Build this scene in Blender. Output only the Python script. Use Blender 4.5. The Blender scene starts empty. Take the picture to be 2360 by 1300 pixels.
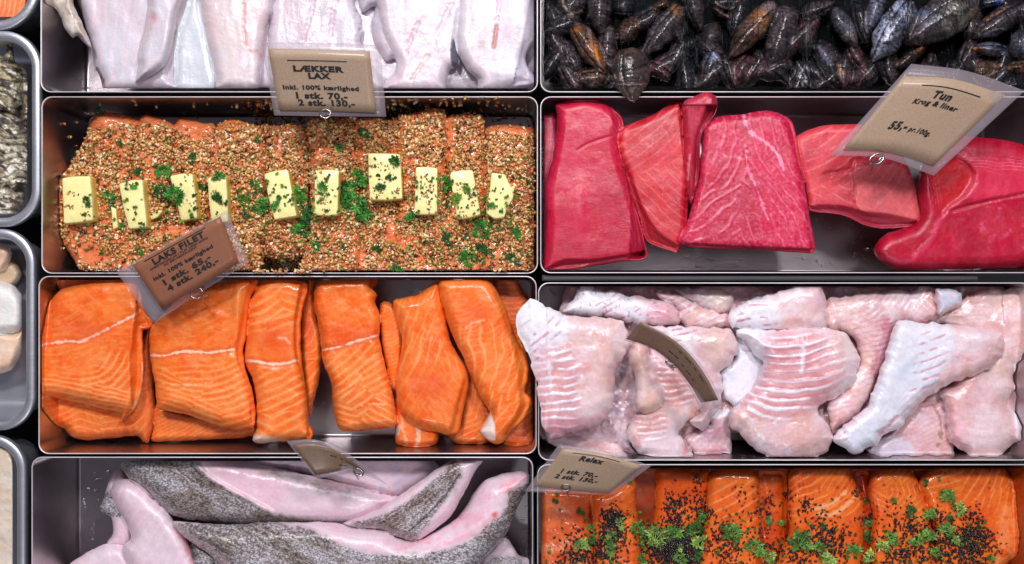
import bpy, math, random
import numpy as np
from mathutils import Vector
random.seed(7)
C = bpy.context.scene.collection
scn = bpy.context.scene
# ---------------------------------------------------------------- camera, world, lamps, exposure
S = 0.465e-3          # metres per photo pixel at the level of the tray rims (z = 0)
CX, CY = 1180.0, 650.0
cam_d = bpy.data.cameras.new('camera'); cam = bpy.data.objects.new('camera', cam_d); C.objects.link(cam)
cam.location = (0, 0, 1.0); cam_d.sensor_width = 36.0; cam_d.lens = 36.0/(2360*S); cam_d.clip_end = 20
scn.camera = cam
world = bpy.data.worlds.new('World'); scn.world = world; world.use_nodes = True
bg = world.node_tree.nodes['Background']; bg.inputs[0].default_value = (0.80, 0.78, 0.90, 1); bg.inputs[1].default_value = 0.13
def area(name, loc, size, power, col, target=(0, 0, 0), size_y=None):
    l = bpy.data.lights.new(name, 'AREA'); l.energy = power; l.color = col; l.size = size
    if size_y: l.shape = 'RECTANGLE'; l.size_y = size_y
    o = bpy.data.objects.new(name, l); C.objects.link(o); o.location = loc
    o.rotation_euler = (Vector(target)-Vector(loc)).to_track_quat('-Z', 'Y').to_euler()
    return o
area('shop_lamp', (-0.35, 0.95, 1.75), 0.18, 19, (1.0, 0.98, 0.97), (-0.2, 0.0, 0))
area('shop_lamp', (0.55, 0.85, 1.75), 0.18, 15, (1.0, 0.97, 0.98), (0.3, 0.0, 0))
area('shop_lamp', (-0.1, -1.45, 1.7), 0.2, 8, (0.98, 0.96, 1.0), (0, 0, 0))
area('soft_fill_panel', (0.0, 1.75, 1.75), 2.4, 25, (0.96, 0.95, 1.0), (0, 0.1, 0), 0.5)  # added broad fill that softens the lamp shadows
scn.view_settings.view_transform = 'Standard'; scn.view_settings.look = 'None'
scn.view_settings.exposure = 0.0; scn.view_settings.gamma = 1.0; scn.view_settings.use_curve_mapping = False

# ---------------------------------------------------------------- helpers
def W(px, py, z):
    f = (1.0-z)*S
    return (px-CX)*f, (CY-py)*f, z
def lin(c):
    c = np.asarray(c, dtype=np.float32)/255.0
    c = np.clip(c, 0, 1)
    return np.where(c <= 0.04045, c/12.92, ((c+0.055)/1.055)**2.4)
def lc(c, a=1.0): return tuple(float(v) for v in lin(c))+(a,)
def tagp(o, label=None, cat=None, group=None, kind=None):
    if label: o['label'] = label
    if cat: o['category'] = cat
    if group: o['group'] = group
    if kind: o['kind'] = kind
    return o
def empty(name, loc, label, cat, group=None):
    o = bpy.data.objects.new(name, None); C.objects.link(o); o.location = loc; o.empty_display_size = 0.01
    return tagp(o, label, cat, group)
def mesh(name, V, F, mat, cols=None, parent=None, smooth=True):
    """V (n,3) array, F (m,4) quad array or list of polygons"""
    me = bpy.data.meshes.new(name)
    V = np.asarray(V, dtype=np.float32)
    if isinstance(F, np.ndarray):
        k = F.shape[1]; m = len(F)
        me.vertices.add(len(V)); me.vertices.foreach_set('co', V.ravel())
        me.loops.add(m*k); me.loops.foreach_set('vertex_index', F.astype(np.int32).ravel())
        me.polygons.add(m)
        me.polygons.foreach_set('loop_start', np.arange(0, m*k, k, dtype=np.int32))
        me.polygons.foreach_set('loop_total', np.full(m, k, dtype=np.int32))
        me.update(calc_edges=True); me.validate()
    else:
        me.from_pydata(V.tolist(), [], F); me.update()
    if smooth: me.polygons.foreach_set('use_smooth', np.ones(len(me.polygons), dtype=bool))
    if cols is not None:
        at = me.color_attributes.new('Col', 'FLOAT_COLOR', 'POINT')
        c4 = np.ones((len(V), 4), dtype=np.float32); c4[:, :3] = lin(cols)
        at.data.foreach_set('color', c4.ravel())
    me.materials.append(mat)
    o = bpy.data.objects.new(name, me); C.objects.link(o)
    if parent: o.parent = parent; o.location = tuple(-v for v in parent.location)
    return o

# value noise
_lat = np.random.RandomState(11).rand(256, 256).astype(np.float32)
def vn(x, y, seed=0):
    x = x+seed*17.31; y = y+seed*7.77
    xi = np.floor(x).astype(int); yi = np.floor(y).astype(int)
    fx = x-xi; fy = y-yi; fx = fx*fx*(3-2*fx); fy = fy*fy*(3-2*fy)
    a = _lat[yi & 255, xi & 255]; b = _lat[yi & 255, (xi+1) & 255]
    c = _lat[(yi+1) & 255, xi & 255]; d = _lat[(yi+1) & 255, (xi+1) & 255]
    return (a*(1-fx)+b*fx)*(1-fy)+(c*(1-fx)+d*fx)*fy
def fbm(x, y, s, seed=0, o=3):
    r = 0; a = 0.5; t = 0; f = 1.0/s
    for k in range(o):
        r = r+a*vn(x*f, y*f, seed+k*3); t += a; a *= 0.55; f *= 2.03
    return r/t
def sst(a, b, x):
    t = np.clip((x-a)/(b-a+1e-9), 0, 1); return t*t*(3-2*t)

def catmull(pts, closed=True, step=7.0):
    P = [(p[0], p[1]) for p in pts]; cor = [len(p) > 2 and p[2] for p in pts]
    n = len(P); out = []
    rng = range(n) if closed else range(n-1)
    for i in rng:
        p1 = np.array(P[i]); p2 = np.array(P[(i+1) % n])
        p0 = np.array(P[(i-1) % n]) if (closed or i > 0) else p1
        p3 = np.array(P[(i+2) % n]) if (closed or i < n-2) else p2
        m1 = (p2-p0)*0.5; m2 = (p3-p1)*0.5
        L = np.linalg.norm(p2-p1)
        for mm in (m1, m2):
            q = np.linalg.norm(mm)
            if q > L*1.2: mm *= L*1.2/q
        if cor[i]: m1 = (p2-p1)
        if cor[(i+1) % n]: m2 = (p2-p1)
        k = max(1, int(L/step))
        for j in range(k):
            t = j/k; t2 = t*t; t3 = t2*t
            out.append((2*t3-3*t2+1)*p1+(t3-2*t2+t)*m1+(-2*t3+3*t2)*p2+(t3-t2)*m2)
    if not closed: out.append(np.array(P[-1]))
    return np.array(out, dtype=np.float32)

def dist(X, Y, poly, closed):
    """distance, nearest point, side sign, inside flag of points to a polyline"""
    A = poly; B = np.roll(poly, -1, axis=0)
    if not closed: A = A[:-1]; B = B[:-1]
    n = len(X); D = np.empty(n, np.float32); NX = np.empty(n, np.float32); NY = np.empty(n, np.float32)
    SD = np.empty(n, np.float32); IN = np.zeros(n, bool)
    ab = B-A; L2 = (ab**2).sum(1)+1e-9
    ch = max(1, int(2.5e6/len(A)))
    for s in range(0, n, ch):
        x = X[s:s+ch, None]; y = Y[s:s+ch, None]
        ax = x-A[:, 0]; ay = y-A[:, 1]
        t = np.clip((ax*ab[:, 0]+ay*ab[:, 1])/L2, 0, 1)
        qx = A[:, 0]+t*ab[:, 0]; qy = A[:, 1]+t*ab[:, 1]
        d2 = (x-qx)**2+(y-qy)**2
        k = d2.argmin(1); r = np.arange(len(k))
        D[s:s+ch] = np.sqrt(d2[r, k]); NX[s:s+ch] = qx[r, k]; NY[s:s+ch] = qy[r, k]
        SD[s:s+ch] = np.sign(ab[k, 0]*ay[r, k]-ab[k, 1]*ax[r, k])
        if closed:
            cond = (A[:, 1] > y) != (B[:, 1] > y)
            xx = A[:, 0]+(y-A[:, 1])*ab[:, 0]/np.where(np.abs(ab[:, 1]) < 1e-6, 1e-6, ab[:, 1])
            IN[s:s+ch] = ((cond & (x < xx)).sum(1) % 2) == 1
    return D, NX, NY, SD, IN

# paint operations: each one recolours flesh and can lift or sink it (dz in millimetres)
def col_mix(c, m, col): c.C += (np.array(col, np.float32)-c.C)*m[:, None]
def K(pts, w, col, a=1.0, soft=0.6, jag=0.0, dz=0.0, bead=0.0):
    pl = catmull(pts, False)
    def op(c):
        d = dist(c.X, c.Y, pl, False)[0]
        ww = w*0.5
        if bead: ww = ww*(1-bead+2*bead*vn(c.X/9, c.Y/9, 5))
        if jag: d = d+jag*(vn(c.X/6, c.Y/6, 3)-0.5)*2
        m = 1-sst(ww*(1-soft), ww*(1+soft), d)
        if col is not None: col_mix(c, m*a, col)
        if dz: c.Z += m*dz
    return op
def area_mask(c, pts, soft, jag):
    d, _, _, _, i = dist(c.X, c.Y, catmull(pts, True), True)
    sd = np.where(i, d, -d)
    if jag: sd = sd+jag*(fbm(c.X, c.Y, 14, 9)-0.5)*2
    return sst(-soft, soft, sd)
def A(pts, col, a=1.0, soft=4, jag=0, dz=0):
    def op(c):
        m = area_mask(c, pts, soft, jag)
        if col is not None: col_mix(c, m*a, col)
        if dz: c.Z += m*dz
    return op
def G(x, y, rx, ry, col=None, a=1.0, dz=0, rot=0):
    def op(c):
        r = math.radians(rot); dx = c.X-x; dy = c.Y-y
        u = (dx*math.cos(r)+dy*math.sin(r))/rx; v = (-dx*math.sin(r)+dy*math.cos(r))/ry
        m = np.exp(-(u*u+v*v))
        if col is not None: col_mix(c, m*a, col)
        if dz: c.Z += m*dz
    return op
def fieldval(X, Y, kind, cx, cy, th, sp, cv, warp, seed):
    dx = X-cx; dy = Y-cy; r = math.radians(th)
    a = dx*math.cos(r)+dy*math.sin(r); b = -dx*math.sin(r)+dy*math.cos(r)
    if kind == 'p': f = a+cv*b*b/100.0
    elif kind == 'c': f = a+cv*(np.sqrt(b*b+60)-7)
    else: f = np.hypot(a, b*cv)
    return (f+warp*(fbm(X, Y, 55, seed, 2)-0.5)*2)/sp
def F(regs, col, a=0.8, w=0.32, area=None, br=0.0, dz=0.0, warp=9, seed=1, soft=12, jag=6, brs=22, lo=0.35, hi=1.0):
    """families of fat lines; regs = (cx, cy, weight radius, kind, angle, spacing, curvature)"""
    def op(c):
        X, Y = c.X, c.Y
        best = np.full(len(X), 1e9, np.float32); L = np.zeros(len(X), np.float32)
        for i, (cx, cy, wr, kind, th, sp, cv) in enumerate(regs):
            q = np.hypot(X-cx, Y-cy)/wr+0.25*(vn(X/40, Y/40, i+seed)-0.5)
            f = fieldval(X, Y, kind, cx, cy, th, sp, cv, warp, seed+i)
            fr = np.abs(f-np.floor(f)-0.5)*2            # 0 at the line, 1 between
            ww = w*(0.7+0.6*vn(X/35, Y/35, seed+i+4))
            l = 1-sst(ww*lo, ww*hi, fr)
            s = q < best; L = np.where(s, l, L); best = np.where(s, q, best)
        L = L*(0.45+0.55*fbm(X, Y, 45, seed+8, 2)*1.5).clip(0, 1)
        if br: L = L*sst(br-0.12, br+0.12, fbm(X, Y, brs, seed+12, 2))
        if area is not None: L = L*area_mask(c, area, soft, jag)
        if col is not None: col_mix(c, L*a, col)
        if dz: c.Z += L*dz
    return op
def N(sc, col, a=0.5, thr=0.55, soft=0.12, seed=1, area=None, dz=0, st=(1, 1), ang=0, asoft=10, jag=6, o=3):
    def op(c):
        r = math.radians(ang)
        u = (c.X*math.cos(r)+c.Y*math.sin(r))/st[0]; v = (-c.X*math.sin(r)+c.Y*math.cos(r))/st[1]
        m = sst(thr-soft, thr+soft, fbm(u, v, sc, seed, o))
        if area is not None: m = m*area_mask(c, area, asoft, jag)
        if col is not None: col_mix(c, m*a, col)
        if dz: c.Z += m*dz
    return op
def B(sc, dz, seed=1, st=(1, 1), ang=0, o=3):       # surface undulation only
    def op(c):
        r = math.radians(ang)
        u = (c.X*math.cos(r)+c.Y*math.sin(r))/st[0]; v = (-c.X*math.sin(r)+c.Y*math.cos(r))/st[1]
        c.Z += (fbm(u, v, sc, seed, o)-0.5)*2*dz
    return op
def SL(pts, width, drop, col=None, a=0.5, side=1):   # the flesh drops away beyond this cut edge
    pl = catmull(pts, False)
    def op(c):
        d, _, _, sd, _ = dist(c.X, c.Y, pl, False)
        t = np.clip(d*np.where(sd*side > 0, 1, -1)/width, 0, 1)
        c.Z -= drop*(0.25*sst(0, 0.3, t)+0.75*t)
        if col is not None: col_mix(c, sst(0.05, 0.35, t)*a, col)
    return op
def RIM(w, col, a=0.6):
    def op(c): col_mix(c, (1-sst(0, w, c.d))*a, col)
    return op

# height of what has been laid so far, on a shared photo-pixel grid
GS = 2.2
OX, OY = -220.0, -160.0
NXg, NYg = int(2820/GS), int(1640/GS)
ZB = np.full((NYg, NXg), -0.2, np.float32)
def zat(px, py):
    i = np.clip(((np.asarray(px)-OX)/GS+0.5).astype(int), 0, NXg-1); j = np.clip(((np.asarray(py)-OY)/GS+0.5).astype(int), 0, NYg-1)
    return ZB[j, i]
def zmin_tray(X, Y, t):
    x0, y0, x1, y1, D = t
    z = np.full(X.shape, -D, np.float32)
    def wall(p, w, lo):
        # p pixel coordinate from centre, w wall coordinate from centre, lo: wall on the low side
        nonlocal z
        far = (w < 0) == lo and abs(w) > 0      # inner face looks at the camera axis
        with np.errstate(divide='ignore', invalid='ignore'):
            tt = w/np.where(np.abs(p) < 1e-3, 1e-3, p)
        if far:
            same = (np.sign(p) == np.sign(w))
            zz = np.where(same, np.clip(1-tt, -D, 0.004), -D)
        else:
            out = (p < w+5) if lo else (p > w-5)
            zz = np.where(out, 0.004, -D)
        z = np.maximum(z, zz)
    wall(X-CX, x0+4-CX, True); wall(X-CX, x1-4-CX, False)
    wall(Y-CY, y0+4-CY, True); wall(Y-CY, y1-4-CY, False)
    return z
class Ctx: pass
def piece(name, label, cat, outline, zt, mat, base, ops=(), th=14, r=26, tray=None, group=None, part=None,
          tilt=(0, 0), wob=1.5, seed=None, parent=None, cover=0.0012, over=False, bt=10):
    """A soft slab laid in a tray. outline in photo pixels at the slab's own height, zt = top height (mm)."""
    if seed is None: seed = abs(hash(label or name)) % 1 + len(label or name)
    pl = catmull(outline, True)
    pl = pl+wob*np.stack([vn(pl[:, 0]/14, pl[:, 1]/14, seed)-0.5, vn(pl[:, 0]/14, pl[:, 1]/14, seed+5)-0.5], 1)*2
    pl = pl+wob*.35*np.stack([vn(pl[:, 0]/5, pl[:, 1]/5, seed+2)-0.5, vn(pl[:, 0]/5, pl[:, 1]/5, seed+7)-0.5], 1)*2
    i0 = max(0, int((pl[:, 0].min()-OX)/GS)-2); i1 = min(NXg-1, int((pl[:, 0].max()-OX)/GS)+3)
    j0 = max(0, int((pl[:, 1].min()-OY)/GS)-2); j1 = min(NYg-1, int((pl[:, 1].max()-OY)/GS)+3)
    ii, jj = np.meshgrid(np.arange(i0, i1), np.arange(j0, j1))
    X = (OX+ii*GS).astype(np.float32); Y = (OY+jj*GS).astype(np.float32)
    sh = X.shape
    d, qx, qy, _, ins = dist(X.ravel(), Y.ravel(), pl, True)
    ins2 = ins.reshape(sh)
    cell = ins2[:-1, :-1] | ins2[1:, :-1] | ins2[:-1, 1:] | ins2[1:, 1:]
    X1 = X.ravel().copy(); Y1 = Y.ravel().copy()
    X1[~ins] = qx[~ins]; Y1[~ins] = qy[~ins]
    d = np.where(ins, d, 0)
    c = Ctx(); c.X = X1; c.Y = Y1; c.d = d
    c.C = np.tile(np.array(base, np.float32), (len(X1), 1)); c.Z = np.zeros(len(X1), np.float32)
    used = np.zeros(sh, bool); used[:-1, :-1] |= cell; used[1:, :-1] |= cell; used[:-1, 1:] |= cell; used[1:, 1:] |= cell
    u = used.ravel(); idx = -np.ones(len(u), int); idx[u] = np.arange(u.sum())
    c.X = c.X[u]; c.Y = c.Y[u]; c.d = c.d[u]; c.C = c.C[u]; c.Z = c.Z[u]; insu = ins[u]
    if tray is not None and not over:
        c.X = np.clip(c.X, tray[0]+9.2, tray[2]-9.2); c.Y = np.clip(c.Y, tray[1]+9.2, tray[3]-9.2)
    for op in ops: op(c)
    bx = (c.X-pl[:, 0].mean())/max(1, np.ptp(pl[:, 0])); by = (c.Y-pl[:, 1].mean())/max(1, np.ptp(pl[:, 1]))
    t = np.clip(c.d/r, 0, 1); rnd = np.clip(1-(1-t)**2, 0, 1)**0.72
    z = (zt+tilt[0]*bx+tilt[1]*by-th*(1-rnd)+c.Z*sst(0, 0.5, t))/1000.0
    gi = ((c.X-OX)/GS+0.5).astype(int).clip(0, NXg-1); gj = ((c.Y-OY)/GS+0.5).astype(int).clip(0, NYg-1)
    below = ZB[gj, gi]
    z = np.maximum(z, below+cover)
    if tray is not None: z = np.maximum(z, zmin_tray(c.X, c.Y, tray)+0.0015)
    if over:
        for q, w in ((c.X, tray[0]), (c.Y, tray[1]), (c.Y, tray[3])): z = np.where(np.abs(q-w) < 20, np.maximum(z, 0.0045+0.007*rnd+0.0008*vn(c.X/7, c.Y/7, 2)), z)
    gi2 = gi[insu]; gj2 = gj[insu]
    ZB[gj2, gi2] = np.maximum(ZB[gj2, gi2], z[insu])
    cj, ci = np.nonzero(cell); w = sh[1]
    q = np.stack([cj*w+ci, (cj+1)*w+ci, (cj+1)*w+ci+1, cj*w+ci+1], 1)
    q = idx[q]
    V = np.stack(W(c.X, c.Y, z), 1)
    # skirt: the rim of the slab turns under and runs down towards what it lies on
    e = np.concatenate([q[:, [0, 1]], q[:, [1, 2]], q[:, [2, 3]], q[:, [3, 0]]])
    key = np.minimum(e[:, 0], e[:, 1]).astype(np.int64)*len(V)+np.maximum(e[:, 0], e[:, 1])
    uq, inv, cnt = np.unique(key, return_inverse=True, return_counts=True)
    be = e[cnt[inv] == 1]
    bv = np.unique(be); m = -np.ones(len(V), int); m[bv] = np.arange(len(bv))
    cxm, cym = pl.mean(0)
    def ring(ins_px, dz):
        vx = c.X[bv]+(cxm-c.X[bv])/np.hypot(cxm-c.X[bv], cym-c.Y[bv]).clip(1)*ins_px
        vy = c.Y[bv]+(cym-c.Y[bv])/np.hypot(cxm-c.X[bv], cym-c.Y[bv]).clip(1)*ins_px
        zz = z[bv]-dz
        if tray is not None: zz = np.maximum(zz, np.minimum(zmin_tray(vx, vy, tray)+0.001, z[bv]-0.0003))
        return np.stack(W(vx, vy, zz), 1)
    n0 = len(V); nb = len(bv)
    V = np.concatenate([V, V[bv], ring(1.0, bt*0.0004), ring(5, bt*0.001)])
    CC = np.concatenate([c.C, c.C[bv], c.C[bv], c.C[bv]])
    s1 = np.stack([n0+m[be[:, 1]], n0+m[be[:, 0]], n0+nb+m[be[:, 0]], n0+nb+m[be[:, 1]]], 1)
    s2 = s1+nb
    Q = np.concatenate([q, s1, s2])
    main = mesh(name, V, Q, mat, CC, parent)
    if part:                                    # a region with a look of its own becomes a child mesh
        pname, pm, pmat = part[:3]
        mask = np.zeros(len(V), np.float32); mask[:n0] = pm(c)
        mask[n0:n0+nb] = mask[bv]; mask[n0+nb:n0+2*nb] = mask[bv]; mask[n0+2*nb:] = mask[bv]
        fm = mask[Q].mean(1) > 0.5
        def sub(fmask, nm, mt, par):
            qq = Q[fmask]; us = np.unique(qq); mm = -np.ones(len(V), int); mm[us] = np.arange(len(us))
            return mesh(nm, V[us], mm[qq], mt, CC[us], par)
        me_old = main.data
        a = sub(~fm, name+'_t', mat, None); main.data = a.data; bpy.data.objects.remove(a)
        sub(fm, pname, pmat, main)
    if parent is None: tagp(main, label, cat, group)
    return main

def fr(x0, y0, s):
    def f(pts): return [(x0+p[0]/s, y0+p[1]/s)+tuple(p[2:]) for p in pts]
    return f
RA = fr(0, 620, 2.955); RB = fr(600, 620, 2.955); RC = fr(1240, 200, 2.955); RD = fr(1760, 240, 3.095)
RE = fr(1180, 640, 2.955); RF = fr(1760, 640, 2.955); RG = fr(0, 1000, 3.6875); RH = fr(600, 1000, 3.6875)
RI = fr(1200, 1020, 3.933); RJ = fr(1760, 1020, 3.933)
R1 = fr(0, 0, 3.6875); R2 = fr(600, 0, 3.6875); R5 = fr(0, 220, 3.095); R6 = fr(600, 220, 3.095)

# ---------------------------------------------------------------- materials
def new_mat(name):
    m = bpy.data.materials.new(name); m.use_nodes = True
    nt = m.node_tree; b = nt.nodes['Principled BSDF']
    return m, nt, b
def node(nt, t, **kw):
    n = nt.nodes.new(t)
    for k, v in kw.items(): setattr(n, k, v)
    return n
def flesh(name, rough=0.3, sss=0.35, rad=(0.006, 0.002, 0.001), bump=((900, 0.35), (220, 0.5)), coat=0.3, spec=0.5, var=0.12,
          vcol=None, scale=0.4, stretch=None, rvar=0.25):
    m, nt, b = new_mat(name)
    at = node(nt, 'ShaderNodeVertexColor', layer_name='Col')
    tc = node(nt, 'ShaderNodeTexCoord')
    mp = node(nt, 'ShaderNodeMapping'); nt.links.new(tc.outputs['Object'], mp.inputs[0])
    if stretch: mp.inputs['Scale'].default_value = stretch
    n1 = node(nt, 'ShaderNodeTexNoise'); n1.inputs['Scale'].default_value = 260; n1.inputs['Detail'].default_value = 5
    nt.links.new(mp.outputs[0], n1.inputs['Vector'])
    hs = node(nt, 'ShaderNodeHueSaturation')
    mr = node(nt, 'ShaderNodeMapRange'); mr.inputs[3].default_value = 1-var*1.6; mr.inputs[4].default_value = 1+var*1.6
    mr.inputs[1].default_value = 0.3; mr.inputs[2].default_value = 0.7
    nt.links.new(n1.outputs[0], mr.inputs[0]); nt.links.new(mr.outputs[0], hs.inputs['Value'])
    nt.links.new(at.outputs[0], hs.inputs['Color']); nt.links.new(hs.outputs[0], b.inputs['Base Color'])
    b.inputs['Roughness'].default_value = rough
    n3 = node(nt, 'ShaderNodeTexNoise'); n3.inputs['Scale'].default_value = 60; n3.inputs['Detail'].default_value = 3
    nt.links.new(mp.outputs[0], n3.inputs['Vector'])
    m3 = node(nt, 'ShaderNodeMapRange'); m3.inputs[1].default_value = 0.35; m3.inputs[2].default_value = 0.65
    m3.inputs[3].default_value = max(0.05, rough-rvar*0.5); m3.inputs[4].default_value = rough+rvar*0.5
    nt.links.new(n3.outputs[0], m3.inputs[0]); nt.links.new(m3.outputs[0], b.inputs['Roughness'])
    b.inputs['Subsurface Weight'].default_value = sss
    b.inputs['Subsurface Radius'].default_value = rad; b.inputs['Subsurface Scale'].default_value = 1.0
    b.inputs['Coat Weight'].default_value = coat; b.inputs['Coat Roughness'].default_value = 0.12
    b.inputs['Specular IOR Level'].default_value = spec
    prev = None
    for sc, st in bump:
        nn = node(nt, 'ShaderNodeTexNoise'); nn.inputs['Scale'].default_value = sc; nn.inputs['Detail'].default_value = 4
        nt.links.new(mp.outputs[0], nn.inputs['Vector'])
        bp = node(nt, 'ShaderNodeBump'); bp.inputs['Strength'].default_value = st; bp.inputs['Distance'].default_value = scale/sc
        nt.links.new(nn.outputs[0], bp.inputs['Height'])
        if prev: nt.links.new(prev.outputs[0], bp.inputs['Normal'])
        prev = bp
    nt.links.new(prev.outputs[0], b.inputs['Normal'])
    nt.links.new(prev.outputs[0], b.inputs['Coat Normal'])
    return m
M_salmon = flesh('salmon_flesh', 0.36, 0.35, (0.005, 0.002, 0.0008), ((650, 0.3), (120, 0.22)), 0.35, var=0.05)
M_marin = flesh('marinated_salmon', 0.25, 0.3, (0.004, 0.0015, 0.0006), ((500, 0.3), (110, 0.25)), 0.85, var=0.08)
M_tuna = flesh('tuna_flesh', 0.42, 0.3, (0.004, 0.0010, 0.0012), ((1100, 0.6), (160, 0.2)), 0.22, var=0.08)
M_cod = flesh('cod_flesh', 0.36, 0.4, (0.004, 0.003, 0.003), ((700, 0.35), (110, 0.2)), 0.35, var=0.03)
M_monk = flesh('monkfish_flesh', 0.3, 0.5, (0.004, 0.002, 0.002), ((600, 0.4), (120, 0.25)), 0.5, var=0.04)
M_skin = flesh('fish_skin', 0.32, 0.0, (0.001, 0.001, 0.001), ((1300, 0.4), (420, 0.4)), 0.4, var=0.08)
def add_scales(m):
    nt = m.node_tree; b = nt.nodes['Principled BSDF']
    hs = b.inputs['Base Color'].links[0].from_node
    tc = node(nt, 'ShaderNodeTexCoord'); mp = node(nt, 'ShaderNodeMapping'); mp.inputs['Scale'].default_value = (420, 640, 200); mp.inputs['Rotation'].default_value = (0, 0, 0.5)
    nn = node(nt, 'ShaderNodeTexNoise'); nn.inputs['Scale'].default_value = 40; nt.links.new(tc.outputs['Object'], nn.inputs['Vector'])
    mxv = node(nt, 'ShaderNodeMix', data_type='VECTOR'); mxv.inputs[0].default_value = 0.006
    nt.links.new(tc.outputs['Object'], mxv.inputs[4]); nt.links.new(nn.outputs['Color'], mxv.inputs[5]); nt.links.new(mxv.outputs[1], mp.inputs[0])
    v = node(nt, 'ShaderNodeTexVoronoi'); v.inputs['Scale'].default_value = 1.0; nt.links.new(mp.outputs[0], v.inputs['Vector'])
    mr = node(nt, 'ShaderNodeMapRange'); mr.inputs[1].default_value = 0.2; mr.inputs[2].default_value = 0.72; mr.inputs[3].default_value = 1.22; mr.inputs[4].default_value = 0.34
    nt.links.new(v.outputs['Distance'], mr.inputs[0])
    mu = node(nt, 'ShaderNodeVectorMath', operation='SCALE'); nt.links.new(hs.outputs[0], mu.inputs[0]); nt.links.new(mr.outputs[0], mu.inputs['Scale'])
    nt.links.new(mu.outputs[0], b.inputs['Base Color'])
add_scales(M_skin)
M_mussel = flesh('mussel_shell', 0.32, 0.0, (0.001,)*3, ((900, 0.3), (200, 0.25)), 1.0, var=0.4, rvar=0.3)
M_oyster = flesh('oyster_shell', 0.55, 0.0, (0.001,)*3, ((600, 0.9), (200, 1.0)), 0.2, var=0.35, scale=0.8)
M_scallop = flesh('scallop_meat', 0.3, 0.5, (0.006, 0.004, 0.003), ((300, 0.3), (80, 0.4)), 0.4, var=0.03)
M_crumb = flesh('nut_crumb', 0.45, 0.0, (0.001,)*3, ((1500, 0.5),), 0.25, var=0.18)
M_gap_dark = flesh('gap_darkening', 0.8, 0.0, (0.001,)*3, ((900, .3),), 0.0, spec=0.1, var=0.2)  # matte near-black for the sheet added to darken the mussel gaps
M_seed = flesh('black_seed', 0.3, 0.0, (0.001,)*3, ((1500, 0.3),), 0.4, var=0.2)
M_leaf = flesh('parsley_leaf', 0.42, 0.12, (0.001, 0.002, 0.0006), ((900, 0.6),), 0.15, var=0.3)
M_butter = flesh('butter', 0.42, 0.5, (0.005, 0.004, 0.0015), ((300, 0.2), (90, 0.2)), 0.15, var=0.03)

def metal(name, col, rough, scratch=0.12, stretch=(1, 40, 1), metallic=1.0, bump=0.06):
    m, nt, b = new_mat(name)
    tc = node(nt, 'ShaderNodeTexCoord'); mp = node(nt, 'ShaderNodeMapping'); mp.inputs['Scale'].default_value = stretch
    nt.links.new(tc.outputs['Object'], mp.inputs[0])
    n = node(nt, 'ShaderNodeTexNoise'); n.inputs['Scale'].default_value = 30; n.inputs['Detail'].default_value = 6
    nt.links.new(mp.outputs[0], n.inputs['Vector'])
    n2 = node(nt, 'ShaderNodeTexNoise'); n2.inputs['Scale'].default_value = 14; n2.inputs['Detail'].default_value = 6
    nt.links.new(tc.outputs['Object'], n2.inputs['Vector'])
    ad = node(nt, 'ShaderNodeMath', operation='ADD'); nt.links.new(n.outputs[0], ad.inputs[0]); nt.links.new(n2.outputs[0], ad.inputs[1])
    mr = node(nt, 'ShaderNodeMapRange'); mr.inputs[1].default_value = 0.6; mr.inputs[2].default_value = 1.4
    mr.inputs[3].default_value = rough-scratch; mr.inputs[4].default_value = rough+scratch
    nt.links.new(ad.outputs[0], mr.inputs[0]); nt.links.new(mr.outputs[0], b.inputs['Roughness'])
    cr = node(nt, 'ShaderNodeMix', data_type='RGBA'); cr.inputs[6].default_value = lc(col)
    cr.inputs[7].default_value = lc([v*0.82 for v in col])
    m2 = node(nt, 'ShaderNodeMapRange'); m2.inputs[1].default_value = 0.45; m2.inputs[2].default_value = 0.75
    nt.links.new(n2.outputs[0], m2.inputs[0]); nt.links.new(m2.outputs[0], cr.inputs[0])
    nt.links.new(cr.outputs[2], b.inputs['Base Color'])
    b.inputs['Metallic'].default_value = metallic
    bp = node(nt, 'ShaderNodeBump'); bp.inputs['Strength'].default_value = bump; bp.inputs['Distance'].default_value = 0.001
    nt.links.new(n.outputs[0], bp.inputs['Height']); nt.links.new(bp.outputs[0], b.inputs['Normal'])
    return m
M_steel = metal('stainless_steel', (190, 182, 186), 0.30, 0.04, bump=0.03)
M_rim = metal('polished_rim', (245, 240, 245), 0.45, 0.08, metallic=0.55)
M_bowl = metal('satin_steel', (205, 207, 218), 0.42, metallic=0.85)
M_wire = metal('wire_steel', (170, 165, 165), 0.25, 0.05)
M_dark = metal('dark_counter', (14, 18, 20), 0.5, metallic=0.0)
M_bar = metal('grey_bar', (74, 72, 74), 0.5, metallic=0.0)

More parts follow.
